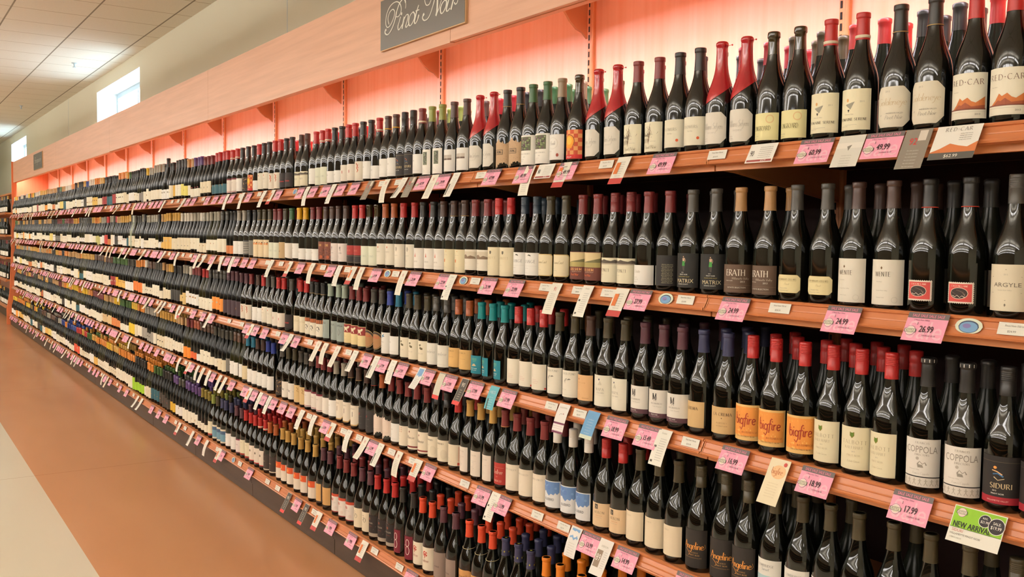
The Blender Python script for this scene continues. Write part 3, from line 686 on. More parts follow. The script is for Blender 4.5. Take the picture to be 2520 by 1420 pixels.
@D('tb', 'cream label with green shield crest')
def _(a):
    base(a, .016, .118, (228, 218, 184)); a.poly([(-.0095, .106), (.0015, .106), (.0015, .097), (-.004, .091), (-.0095, .097)], (150, 120, 50), 1); a.poly([(-.0085, .1045), (.0005, .1045), (.0005, .0975), (-.004, .093), (-.0085, .0975)], (96, 122, 36), 2)
    a.serif('TALBOTT', .0, .0775, .0086, (172, 158, 126), bold=.8, sp=.32); a.serif('KALI HART', .0, .066, .0062, (176, 162, 130), bold=.8); a.sans('2013', .0, .058, .0028, FA); a.serif('PINOT NOIR', .0, .048, .0042, (190, 176, 142), bold=.8); a.script('Estate Grown', .0, .034, .005, (180, 166, 130))
@D('bf', 'orange label with red handwriting')
def _(a):
    base(a, .022, .118, (228, 186, 116), .045); rr = random.Random(4)
    a.rect(-.041, .034, .041, .112, (232, 150, 66), 1)
    for i in range(26): u = rr.uniform(-.036, .02); v = rr.uniform(.036, .108); a.stroke([(u, v), (u+rr.uniform(.008, .02), v+rr.uniform(-.002, .002))], rr.uniform(.002, .005), .001, rr.choice([(238, 168, 78), (226, 132, 56), (240, 180, 96), (220, 120, 50)]), 2, 'mono')
    a.script('bigfire', .002, .066, .030, (158, 46, 26), 4, slant=.06, th=.085, xs=.72, mode='mono'); a.serif('R.STUART+CO', .016, .042, .0048, (150, 70, 34), 4, bold=1.1); a.serif('OREGON PINOT NOIR', .004, .031, .0038, (156, 100, 50), 4)
@D('lc', 'tan label with dark capitals')
def _(a): base(a, .024, .098, (204, 170, 118), .046); a.serif('LA CREMA', .0, .074, .0082, (82, 60, 40), sp=.14); a.poly([(-.002, .068), (.002, .068), (.0, .065)], (82, 60, 40)); a.serif('MONTEREY', .0, .052, .0038, (150, 118, 80), sp=.3, bold=.8); a.sans('2013 PINOT NOIR', 0, .044, .003, (150, 118, 80))
@D('lr', 'tan label turned half away')
def _(a): base(a, .024, .098, (204, 170, 118), .046); a.serif('LA CREMA', .0, .074, .0082, (82, 60, 40), sp=.14)
@D('mm', 'white label with ornate M and purple base')
def _(a): base(a, .024, .108, (228, 222, 210)); a.rect(-.043, .024, .043, .038, (84, 50, 60)); a.serif('M', -.006, .078, .0195, (50, 42, 38), bold=1., xs=.75); a.stroke([(-.008, .074), (-.004, .08), (.0, .074)], .0012, .001, (50, 42, 38)); a.serif('MACMURRAY', .0, .065, .0046, (110, 102, 92), bold=.8); a.script('Estate Vineyards', .002, .057, .004, FA); a.sans('PINOT NOIR', -.006, .032, .003, PW); a.sans('CENTRAL COAST', -.002, .0275, .0024, (190, 160, 160))
@D('np', 'white label with grey leaf sprig')
def _(a):
    base(a, .018, .118, (230, 224, 204)); a.oval(-.002, .104, .0026, .003, (70, 72, 104)); [a.stroke([(-.006+i*.003, .086), (-.002+i*.002, .092), (.002+i*.001, .1-i*.002)], .0014, .0008, (186, 180, 160)) for i in range(5)]
    a.serif('NAPA', .0, .068, .0082, (140, 132, 118), bold=.8, sp=.25); a.serif('CELLARS', .002, .059, .004, (120, 112, 100), sp=.4); a.rect(-.03, .053, .03, .0532, FA)
@D('pe', 'peach-coloured label')
def _(a): base(a, .024, .108, (222, 178, 128)); a.poly([(-.012, .098), (-.007, .092), (-.014, .091)], (176, 76, 50)); a.serif('FOREST GLEN', -.002, .08, .0042, (190, 140, 96), sp=.2); lines(a, .06, 4, -.03, col=(204, 156, 108)); a.rect(.006, .03, .03, .034, (204, 156, 108))
@D('dp', 'white label with flying duck')
def _(a): base(a, .022, .112, (230, 224, 206)); a.serif('DUCK POND', .004, .098, .0068, (120, 118, 104), bold=.75, sp=.1); a.stroke([(-.012, .076), (-.008, .083), (-.001, .084), (.004, .079)], .0012, .0008, (70, 66, 50), mode='mono'); a.stroke([(-.013, .073), (-.008, .0795), (-.002, .08)], .001, .0007, (70, 66, 50), mode='mono'); a.stroke([(-.008, .077), (-.010, .071), (-.009, .068)], .001, .0007, (70, 66, 50), mode='mono'); a.poly([(.002, .082), (.007, .0855), (.0135, .0825), (.007, .0805)], (58, 54, 40)); lines(a, .046, 1); a.rect(-.035, .03, .035, .0303, FA)
@D('rl', 'white label with small red print')
def _(a): base(a, .022, .112, (230, 222, 202)); a.rect(-.014, .066, -.0132, .106, (150, 100, 90)); lines(a, .056, 3, -.012, col=(206, 140, 130)); a.rect(.036, .024, .043, .03, (206, 60, 50))
@D('hs', 'teal-blue label')
def _(a): base(a, .024, .094, (16, 120, 136), .032); a.sans('HESS', .002, .076, .0085, (120, 176, 120)); a.sans('SELECT', .004, .0705, .0035, (120, 176, 120)); a.poly([(-.012, .052), (-.004, .061), (.004, .063), (.012, .054)], (202, 176, 134)); a.sans('PINOT NOIR', .0, .042, .004, PW); a.sans('CENTRAL COAST', 0, .036, .0026, PW)
@D('es', 'yellow-tan label')
def _(a): base(a, .03, .108, (214, 172, 106), .043); a.serif('ESTANCIA', .0, .092, .0058, (140, 110, 66), sp=.1); lines(a, .07, 1, -.01, col=(150, 116, 70))
@D('cu', 'white label with large grey script')
def _(a): base(a, .018, .108, (230, 226, 212)); a.rect(-.04, .104, .04, .1045, (190, 184, 170)); a.script('cambria', .004, .066, .015, (150, 144, 136), th=.06); lines(a, .04, 1); a.rect(-.03, .028, .03, .0284, FA)
@D('vs', 'white label with brown duck drawing')
def _(a): base(a, .02, .108, (230, 220, 194)); a.poly([(-.012, .09), (.0, .094), (.004, .088), (-.004, .086), (.002, .08), (.012, .078), (.012, .07), (.002, .07), (-.008, .076), (-.002, .082)], (104, 94, 66)); a.serif('DECOY', .0, .05, .006, FA, sp=.25); lines(a, .034, 1)
@D('bd', 'white label with blue bird sketch')
def _(a): base(a, .016, .112, (226, 222, 212)); a.poly([(-.014, .098), (-.002, .1), (.01, .107), (.004, .098), (.012, .092), (.0, .092), (-.01, .084), (-.006, .094)], (96, 140, 170)); a.sans('MOHUA', -.004, .066, .004, GY); lines(a, .05, 1)
@D('ov', 'brown oval label with red lettering')
def _(a): a.oval(.0, .066, .042, .042, (206, 178, 116), 0, 30); a.oval(.0, .066, .0405, .0405, (54, 38, 28), 1, 30); a.oval(.0, .062, .036, .034, (162, 116, 72), 2, 30); a.sans('HILLS', .004, .076, .011, (196, 54, 42), 3); a.stroke([(-.03, .074), (0, .072), (.034, .076)], .002, .001, (90, 40, 30), 3)
@D('hr', 'cream label, white horse on dark red')
def _(a):
    base(a, .022, .116, (226, 204, 150)); a.rect(-.036, .074, .036, .114, (140, 40, 38)); a.poly([(-.024, .098), (-.016, .104), (-.006, .101), (.008, .101), (.018, .107), (.024, .104), (.02, .096), (.012, .092), (.012, .084), (.016, .079), (.01, .078), (.006, .086), (-.004, .086), (-.01, .078), (-.014, .079), (-.008, .09), (-.012, .094)], (232, 218, 184), 2); lines(a, .058, 2, -.02, col=(170, 140, 96)); lines(a, .036, 1, -.02)
@D('cg', 'blue-grey label with diamond')
def _(a): base(a, .02, .116, (146, 156, 148)); a.sans('COPPOLA', .0, .094, .009, (50, 54, 52), xs=.8); [a.stroke([(0, .05-s_*.0), (.012*q, .066), (0, .084), (-.012*q, .066), (0, .05)], .001, .001, (110, 100, 96), mode='mono') for q, s_ in ((1, 0), (.6, 0))]; lines(a, .034, 1)
@D('dk', 'orange-striped label with black bird head')
def _(a): base(a, .018, .086, (228, 220, 198)); a.rect(-.043, .086, .043, .108, (60, 44, 34), 0); [a.rect(-.04+i*.01, .088, -.034+i*.01, .106, (196, 104, 46), 1) for i in range(8)]; a.stroke([(-.02, .05), (-.01, .064), (.0, .07), (.01, .066), (.014, .054)], .005, .0025, BK); a.stroke([(-.014, .046), (-.004, .054), (.004, .052), (.01, .044)], .003, .0015, BK)
@D('sx', 'cream label with faint script')
def _(a): base(a, .018, .104, (226, 214, 184)); a.script('Carmel Road', .0, .072, .012, (196, 182, 146), th=.07, xs=.8); lines(a, .046, 2)
@D('bl', 'black label with red script')
def _(a): base(a, .02, .1, (34, 24, 20)); a.script('Mirassou', .0, .05, .012, (176, 36, 30), th=.16); a.rect(-.04, .07, .04, .0703, (110, 40, 34)); a.rect(-.04, .034, .04, .0343, (110, 40, 34))
@D('rw', 'white label with red flourish')
def _(a): base(a, .016, .108, (226, 216, 196)); a.stroke([(.0, .1), (.01, .086), (.004, .078), (.012, .066), (.006, .056)], .006, .003, (176, 90, 50)); a.stroke([(.014, .094), (.006, .084), (.016, .076)], .004, .002, (190, 60, 44)); lines(a, .034, 1)
@D('wr', 'white label with small red mark')
def _(a): base(a, .02, .1, (228, 218, 202)); a.poly([(.0, .07), (.004, .074), (.005, .06), (.001, .056)], (170, 50, 50)); lines(a, .05, 2); lines(a, .034, 1)
@D('go', 'bright orange label')
def _(a): base(a, .018, .1, (236, 150, 56)); a.serif('ROW', .0, .07, .01, (206, 110, 36)); lines(a, .04, 2, col=(206, 120, 44))
# ---- fourth shelf
@D('cb', 'white label with pale blue seascape')
def _(a): base(a, .012, .118, (228, 226, 216)); a.serif('CAMBRIDGE', .0, .099, .0062, (120, 124, 122), bold=.8, sp=.15); a.script('Sunset', .0, .089, .008, (130, 140, 140)); a.rect(-.042, .05, .042, .076, (170, 200, 204)); a.rect(-.042, .014, .042, .05, (186, 212, 212)); a.poly([(-.04, .014), (-.02, .05), (-.012, .04), (-.006, .014)], (220, 170, 96), 2)
@D('an', 'black label with orange script')
def _(a): base(a, .014, .124, (38, 33, 29)); a.script('Angeline', .0, .068, .0215, (216, 144, 66), slant=.12, th=.12, xs=.8); a.stroke([(-.024, .066), (-.014, .06), (-.008, .052), (-.014, .048)], .0018, .001, (216, 144, 66)); a.stroke([(.032, .068), (.038, .074), (.036, .084)], .001, .0008, (216, 144, 66)); a.serif('RESERVE', .006, .056, .0036, (196, 150, 90), sp=.3); a.serif('PINOT NOIR', .006, .049, .0038, (196, 150, 90), sp=.2); a.sans('Mendocino and Sonoma County 2013', .0, .042, .0026, (170, 130, 80))
@D('el', 'plain cream label')
def _(a): base(a, .022, .112, (226, 210, 180), .043); a.serif('EDINOR', -.008, .096, .0048, (196, 180, 150), sp=.1); lines(a, .038, 1, col=(204, 188, 158))
@D('he', 'peach label with dark bird emblem')
def _(a): base(a, .022, .098, (222, 192, 152), .043); a.rect(-.013, .078, .0, .094, (64, 56, 48)); a.stroke([(-.01, .09), (-.004, .086), (-.009, .082), (-.004, .08)], .0025, .0012, (206, 186, 156)); a.serif('HERON', .004, .064, .0082, (110, 94, 76), bold=.85, sp=.2); a.sans('PINOT NOIR', .004, .056, .003, (196, 130, 100)); lines(a, .05, 1, -.012)
@D('bb', 'white label with blue watercolour wash')
def _(a):
    base(a, .020, .112, (226, 226, 224), .044); rr = random.Random(8)
    a.poly([(-.0405, .109), (.0405, .109), (.0405, .074), (.032, .066), (.026, .072), (.02, .064), (.01, .068), (.002, .06), (-.008, .068), (-.014, .076), (-.022, .072), (-.03, .078), (-.0405, .076)], (98, 132, 180)); [a.oval(rr.uniform(-.036, .036), rr.uniform(.08, .106), rr.uniform(.003, .008), .004, rr.choice([(84, 108, 168), (120, 154, 196), (92, 124, 178)]), 2, 8) for _ in range(14)]
    a.sans('BLUEBIRD', .002, .044, .0088, (80, 84, 90), xs=.75); lines(a, .036, 1)
@D('va', 'white label with small grey capitals')
def _(a): base(a, .020, .116, (230, 218, 196), .043); a.serif('NAPA VALLEY', .002, .094, .0062, (150, 140, 122), bold=.8, sp=.1); lines(a, .034, 1, .0, col=(206, 180, 150)); a.serif('I', -.004, .062, .012, (206, 196, 172), bold=.5)
@D('ra', 'red label with white script')
def _(a): base(a, .022, .104, (168, 44, 36)); a.script('Redtree', .0, .062, .018, (226, 196, 176), th=.07, xs=.8); a.serif('VARUCCI', .0, .032, .0072, (230, 200, 180)); a.sans('2013', 0, .05, .003, (226, 180, 160)); a.rect(-.03, .086, .03, .0864, (226, 180, 160))
@D('ri', 'narrow white label with faint print')
def _(a): base(a, .018, .116, (226, 214, 198), .03); a.serif('EDISON', .0, .096, .0052, (168, 156, 140), bold=.8); lines(a, .076, 2, -.014); lines(a, .052, 5, -.02, dz=.0055)
@D('mc', 'cream label with red corner stamp')
def _(a): base(a, .022, .108, (226, 212, 184)); a.rect(.032, .024, .041, .036, (206, 74, 50)); a.rect(.034, .04, .041, .1, (222, 184, 156)); lines(a, .05, 3, -.02)
@D('mo', 'white label with grey heading and faint emblem')
def _(a): base(a, .02, .108, (228, 216, 190)); a.serif('MONTEREY', .0, .09, .0062, (110, 100, 84), xs=.9, bold=1.1); a.oval(.018, .05, .016, .02, (218, 206, 180)); lines(a, .07, 1)
@D('ma', 'white label with dark red stripe and small diamond')
def _(a): base(a, .020, .112, (230, 218, 194)); a.rect(-.043, .028, .043, .034, (130, 34, 34)); a.poly([(-.004, .102), (.0, .096), (-.004, .09), (-.008, .096)], (120, 60, 40)); a.script('Mancia', .0, .066, .014, (96, 84, 70), th=.1); lines(a, .05, 2)
@D('dt', 'white label with grid of red dots')
def _(a): base(a, .02, .108, (228, 216, 192)); [a.oval(-.012+i*.009, .082+j*.009, .0016, .0022, (186, 90, 62), 1, 8) for i in range(3) for j in range(3)]; lines(a, .062, 1); lines(a, .048, 1)
@D('pk', 'pinkish label with ragged lower edge')
def _(a): base(a, .026, .108, (226, 206, 188), .043, 'torn'); a.rect(-.03, .046, .026, .1, (214, 188, 170)); a.rect(-.0285, .0475, .0245, .0985, (226, 206, 188), 2); [a.stroke([(-.02, .09-i*.01), (.0, .088-i*.01), (.018, .091-i*.01)], .0012, .0008, (204, 160, 146), 3) for i in range(4)]
@D('dl', 'dark grey label with red initial')
def _(a): base(a, .018, .118, (44, 40, 38)); a.sans('67', -.006, .084, .011, (176, 36, 34), xs=.9); a.sans('PINOT NOIR', .0, .076, .003, GY); a.rect(-.02, .044, .01, .0444, GY)
@D('ii', 'white label, tall initial I, gold edge')
def _(a): base(a, .018, .118, (190, 150, 92), .043, 'oct', .018); a.cols(-.043, .043, lambda u: .024+max(0, abs(u)-.025), lambda u: .118, (230, 218, 196), 1, 30); a.serif('SIMONET', .0, .098, .006, (160, 150, 130), sp=.1); a.serif('I', .0, .062, .024, (44, 40, 38), xs=.5, bold=.9)
@D('sq', 'white label with black squiggle')
def _(a): base(a, .018, .108, (228, 220, 206)); a.stroke([(-.03, .064), (-.014, .07), (-.004, .062), (.008, .066), (.03, .062)], .006, .0025, BK); a.stroke([(-.012, .074), (.0, .062), (.01, .056)], .002, .001, BK); lines(a, .094, 1)
@D('tt', 'tan label with scroll ornament')
def _(a): base(a, .016, .112, (206, 176, 124)); a.stroke([(.01, .1), (.02, .09), (.012, .08), (.024, .074)], .005, .002, (160, 126, 76)); lines(a, .05, 2, col=(170, 140, 90))
@D('mb', 'white label topped by maroon band')
def _(a): base(a, .018, .1, (228, 218, 204)); a.rect(-.043, .1, .043, .11, (110, 34, 48), 0); a.serif('HOUSE', -.002, .078, .005, (150, 130, 120)); lines(a, .05, 2); a.rect(-.043, .022, .043, .025, (150, 40, 50))
@D('sl', 'plain white label with slanted base')
def _(a): a.cols(-.043, .043, lambda u: .022-.3*u*.5, lambda u: .104, (230, 222, 208), 0); lines(a, .08, 1)
@D('cw', 'cream label with long wavy line')
def _(a): base(a, .026, .112, (220, 204, 164), .045); a.stroke([(-.04, .06), (-.02, .066), (0, .058), (.02, .064), (.04, .056)], .0015, .001, (160, 136, 96)); lines(a, .084, 2)
@D('bt', 'brown picture label')
def _(a): base(a, .018, .106, (48, 36, 28)); rr = random.Random(6); [a.oval(rr.uniform(-.034, .034), rr.uniform(.03, .1), .004, .003, rr.choice([(120, 90, 50), (90, 60, 36), (160, 130, 90)]), 1, 6) for _ in range(26)]
# ---- bottom shelf
@D('nw', 'kraft label with bold dark capitals')
def _(a): base(a, .02, .112, (194, 144, 86), .045, 'rnd', .02); a.sans('NETWORK', .0, .078, .011, (56, 40, 26), xs=.95); a.script('wine', .02, .09, .006, (120, 50, 34)); lines(a, .06, 3, -.03, col=(130, 90, 50)); a.rect(-.04, .03, .04, .034, (120, 84, 46))
@D('hz', 'taupe-grey label')
def _(a): base(a, .012, .118, (142, 124, 112), .043); a.sans('HORSE.', .004, .056, .0062, (60, 50, 44))
@D('rt', 'white label with small red tree')
def _(a): base(a, .02, .116, (228, 218, 194), .043); a.oval(.0, .088, .013, .012, (186, 62, 50)); rr = random.Random(3); [a.oval(rr.uniform(-.012, .012), rr.uniform(.078, .1), .0022, .0022, (228, 218, 194), 2, 6) for _ in range(14)]; a.stroke([(.0, .088), (.0005, .078), (-.002, .07)], .003, .002, (186, 62, 50), 3, 'mono'); a.script('redtree', .0, .054, .0125, (150, 60, 50), slant=0, th=.07, mode='mono'); lines(a, .04, 1)
@D('b8', 'burgundy label with tall white figure eight')
def _(a): base(a, .016, .118, (112, 22, 40), .028); a.stroke(arc(.002, .088, .009, .015, -90, 270, 18), .0024, .0016, (232, 222, 208), mode='mono'); a.stroke(arc(.002, .055, .010, .018, 90, 450, 18), .0024, .0016, (232, 222, 208), mode='mono'); a.sans('line', -.014, .074, .006, (232, 222, 208))
@D('dr', 'black label with pale grey band')
def _(a): base(a, .036, .118, (36, 30, 27), .043); a.rect(-.043, .02, .043, .036, (160, 146, 128), 0); a.oval(-.004, .1, .006, .006, (130, 70, 50)); a.sans('RANGER', -.002, .078, .0075, (170, 160, 146)); a.stroke([(-.03, .06), (-.01, .05), (.02, .052), (.034, .07)], .001, .0008, GY, mode='mono'); a.sans('RED BLEND', 0, .066, .0034, (150, 60, 44)); lines(a, .06, 2, col=(110, 100, 90))
@D('n3', 'cream label with swirled numeral')
def _(a): base(a, .02, .112, (228, 214, 184), .043); a.stroke(arc(-.003, .08, .006, .007, 110, -110, 10), .0018, .001, BK); a.stroke(arc(.006, .074, .008, .010, 60, 420, 16), .0018, .001, BK); a.rect(-.01, .094, .002, .0952, BK); lines(a, .05, 1); lines(a, .034, 1)
@D('bv', 'white label, orange top band and red V monogram')
def _(a): base(a, .026, .1, (228, 218, 206)); a.rect(-.043, .1, .043, .114, (186, 70, 42), 0); a.rect(-.043, .022, .043, .026, (150, 50, 50), 0); a.serif('BV', -.006, .078, .0125, (178, 50, 34), bold=1.8); a.serif('COASTAL', .0, .068, .0048, (140, 130, 120), sp=.3, bold=.8); a.oval(.018, .044, .009, .008, (220, 204, 190)); a.rect(-.02, .063, .012, .0633, FA)
@D('tk', 'tan label printed with text')
def _(a): base(a, .028, .118, (206, 160, 98), .042); lines(a, .108, 12, -.034, .02, (140, 104, 60), .0066, .002); a.rect(-.03, .032, -.01, .05, (120, 90, 54))
@D('or', 'white label with orange-red square')
def _(a): base(a, .02, .112, (228, 216, 196), .04); a.rect(-.04, .078, .034, .112, (206, 82, 36)); a.oval(-.002, .094, .007, .009, (230, 150, 60), 2, 10); lines(a, .062, 1); lines(a, .036, 1)
@D('di', 'dark label crossed by gold diagonal')
def _(a): base(a, .03, .114, (50, 40, 34), .043); a.stroke([(-.043, .114), (.0, .1), (.043, .08)], .0015, .0015, (200, 170, 120), mode='mono'); a.sans('MARK', -.004, .07, .006, (190, 170, 140)); a.rect(-.043, .022, .043, .028, (214, 200, 176), 0)
@D('rs', 'white label with red base stripe')
def _(a): base(a, .026, .118, (228, 216, 198)); a.rect(-.043, .026, .043, .031, (190, 40, 44)); a.poly([(-.01, .086), (.0, .096), (.008, .088), (.006, .08), (-.008, .08)], (120, 108, 90)); lines(a, .06, 1)
@D('ps', 'white label with maroon border stripes')
def _(a): base(a, .024, .1, (226, 214, 206)); a.rect(-.043, .1, .043, .108, (120, 44, 66), 0); a.rect(-.043, .022, .043, .025, (140, 50, 70), 0); a.sans('Menage', .0, .07, .007, (150, 90, 110)); lines(a, .05, 1)
@D('wp', 'white label on red-bottomed band')
def _(a): base(a, .034, .118, (226, 218, 186)); a.rect(-.043, .024, .043, .034, (150, 46, 34), 0); a.serif('PEPPER', .004, .1, .004, (170, 90, 70)); lines(a, .07, 2)
@D('bz', 'blue lake picture label')
def _(a): base(a, .02, .112, (220, 208, 180)); a.rect(-.038, .03, .038, .1, (104, 146, 164)); a.rect(-.038, .078, .038, .1, (66, 92, 120), 2); a.rect(-.02, .03, .0, .036, BK, 3)
@D('gn', 'lime green label')
def _(a): base(a, .016, .1, (156, 196, 44)); a.sans('VERDE', 0, .06, .01, (80, 120, 20))

CAPN = {'K': ('black', (36, 34, 32)), 'G': ('dark grey', (74, 70, 64)), 'B': ('dark brown', (72, 50, 42)), 'T': ('tan', (170, 128, 82)), 'R': ('red', (176, 40, 38)),
 'M': ('maroon', (120, 44, 44)), 'P': ('plum', (86, 50, 60)), 'N': ('navy', (52, 54, 84)), 'E': ('green', (56, 96, 58)), 'O': ('olive-green', (134, 142, 66)), 'W': ('white', (222, 214, 202)),
 'Y': ('yellow', (222, 168, 36)), 'A': ('gold', (186, 146, 76)), 'C': ('copper-brown', (164, 84, 40)), 'S': ('silver-grey', (160, 152, 138)), 'I': ('pale mint', (158, 172, 156)),
 'L': ('teal', (14, 130, 132)), 'U': ('blue', (44, 60, 140)), 'D': ('dark olive', (66, 58, 38)), 'F': ('orange', (216, 124, 34)), 'V': ('orange-red', (206, 70, 40)), 'H': ('taupe', (140, 122, 98)), 'Q': ('slate-blue', (46, 60, 74)), 'J': ('petrol-blue', (30, 104, 130)), 'X': ('bare', (66, 54, 30))}
def capname(code):
    n = CAPN[code[0]][0]; s = code[1:]
    return {'': n+'-capped', 's': n+' screw-capped', 'b': n+'-capped (white band)', 'y': n+'-capped (yellow band)', 'w': 'red wax-dipped', 'n': 'bare-necked', 'd': 'white-dashed '+n+'-capped', 'r': n+'-capped (gold ring)', 'k': n+'-capped string-tied', 't': n+'-capped diamond-dotted', 'e': n+'-capped (red ring)', 'o': n+'-capped (orange rim)'}[s]

BODY = [(.0, .003), (.036, .0), (.0392, .002), (.0405, .006), (.0405, .03), (.0405, .122), (.0402, .134), (.0392, .146), (.037, .158), (.0336, .170), (.0294, .182), (.0252, .194), (.0216, .206), (.0188, .218), (.0168, .230), (.0155, .242), (.0147, .256), (.0142, .272), (.0142, .288), (.0142, .289), (.0148, .290), (.0148, .297), (.0142, .299), (.0130, .300)]
BARE = [(.0155, .242), (.0147, .256), (.0142, .272), (.0142, .2835), (.0160, .285), (.0166, .287), (.0166, .295), (.0160, .2985), (.0145, .3005), (.0105, .3005), (.0100, .292)]
def body_mesh(name, seg=40, bare=False):
    b = MB(); b.lathe(BODY[:16], M_GLASS, seg, cap=False); b.lathe(BARE if bare else BODY[15:], M_GLASSN if bare else M_GLASS, seg, cap=True); return b.mesh(name)
BODYM = {False: body_mesh('bottle_body'), True: body_mesh('bottle_body_bare', bare=True)}
def cap_prof(style):
    if style == 's':
        p = [(.0157, .241), (.0157, .272), (.0150, .2725), (.0157, .273)]
        for i in range(5): z = .275+i*.004; p += [(.0157, z), (.0151, z+.001), (.0157, z+.002)]
        return p+[(.0155, .3005), (.014, .302), (.0005, .302)]
    return [(.0168, .236), (.0164, .24), (.0155, .256), (.0150, .272), (.0150, .285), (.0146, .2865), (.0163, .288), (.0166, .290), (.0166, .2975), (.0160, .3), (.0130, .3008), (.012, .2995), (.0005, .2995)]
CAPM = {}
def rough_for(c): return .32
def cap_mesh(code):
    if code in CAPM: return CAPM[code]
    col = CAPN[code[0]][1]; s = code[1:]
    M = mat('capsule_'+CAPN[code[0]][0].replace(' ', '_').replace('-', '_'), col, .36, spec=.5)
    b = MB()
    if s == 'w':
        M = mat('red_wax', (168, 30, 38), .16, spec=.6, coat=.4); seg = 40
        prof = [p for p in BODY if p[1] > .15][:-5]
        zs = [p[1] for p in prof]
        def rad(z):
            for (r0, z0), (r1, z1) in zip(BODY, BODY[1:]):
                if z0 <= z <= z1: return r0+(r1-r0)*(z-z0)/max(1e-9, z1-z0)
            return .0142
        rows = []; n = 26
        for i in range(n+1):
            row = []
            for k in range(seg):
                a = 2*PI*k/seg; zb = .160-.026*math.cos(a-math.radians(215)); z = zb+(.291-zb)*i/n
                row.append(((rad(z)+.0012)*math.cos(a), (rad(z)+.0012)*math.sin(a), z))
            rows.append(row)
        for r_, z in ((.0172, .293), (.0176, .297), (.0168, .301), (.0135, .3045), (.007, .306), (.0005, .3062)):
            rows.append([(r_*math.cos(2*PI*k/seg), r_*math.sin(2*PI*k/seg), z) for k in range(seg)])
        vs = [p for row in rows for p in row]
        fs = [(i*seg+k, i*seg+(k+1) % seg, (i+1)*seg+(k+1) % seg, (i+1)*seg+k) for i in range(len(rows)-1) for k in range(seg)]
        b.add(vs, fs, M, True)
        # pull-tab string end
        b.add([(.016, 0, .292), (.016, .001, .2935), (.030, 0, .2925), (.030, .001, .294)], [(0, 1, 3, 2)], M)
        q = MB(); q.lathe([(.0005, -.0024), (.0018, -.0015), (.0024, 0), (.0018, .0015), (.0005, .0024)], M, 8)
        b.add([(x+.031, y, z+.293) for x, y, z in q.v], q.f, M, True)
    else:
        b.lathe(cap_prof('s' if s == 's' else ''), M, 32, cap=False)
        ring = lambda z0, z1, c, r=.0172: b.lathe([(r-.0006, z0), (r, z0+.0003), (r, z1-.0003), (r-.0006, z1)], ink(c), 32, cap=False)
        if s == 'b': ring(.2405, .2475, (228, 216, 190), .0174)
        if s == 'y': ring(.2395, .2435, (226, 176, 40), .0176)
        if s == 'r': ring(.2375, .239, (196, 160, 90), .0176)
        if s == 'e': ring(.236, .238, (190, 60, 40), .0178)
        if s == 'o': ring(.236, .240, (214, 110, 40), .0178)
        if s == 'd':
            for k in range(10):
                a = 2*PI*k/10; c, sn = math.cos(a), math.sin(a); r = .0169
                b.add([(r*c-.0009*sn, r*sn+.0009*c, .2905), (r*c+.0009*sn, r*sn-.0009*c, .2905), (r*c+.0009*sn, r*sn-.0009*c, .2975), (r*c-.0009*sn, r*sn+.0009*c, .2975)], [(0, 1, 2, 3)], ink((230, 226, 214)))
        if s == 't':
            for k in range(6):
                a = 2*PI*k/6; c, sn = math.cos(a), math.sin(a); r = .0172
                b.add([(r*c-.003*sn, r*sn+.003*c, .252), (r*c, r*sn, .248), (r*c+.003*sn, r*sn-.003*c, .252), (r*c, r*sn, .256)], [(0, 1, 2, 3)], ink((176, 166, 60)))
            b.add([(-.006, 0, .3003), (0, -.006, .3003), (.006, 0, .3003), (0, .006, .3003)], [(0, 1, 2, 3)], ink((150, 150, 60)))
    CAPM[code] = b.mesh('capsule'); return CAPM[code]
LABM = {}
def label_mesh(k):
    if k not in LABM:
        a = Art(); DES[k][1](a); LABM[k] = a.onto(wrap(), 'label')
    return LABM[k]

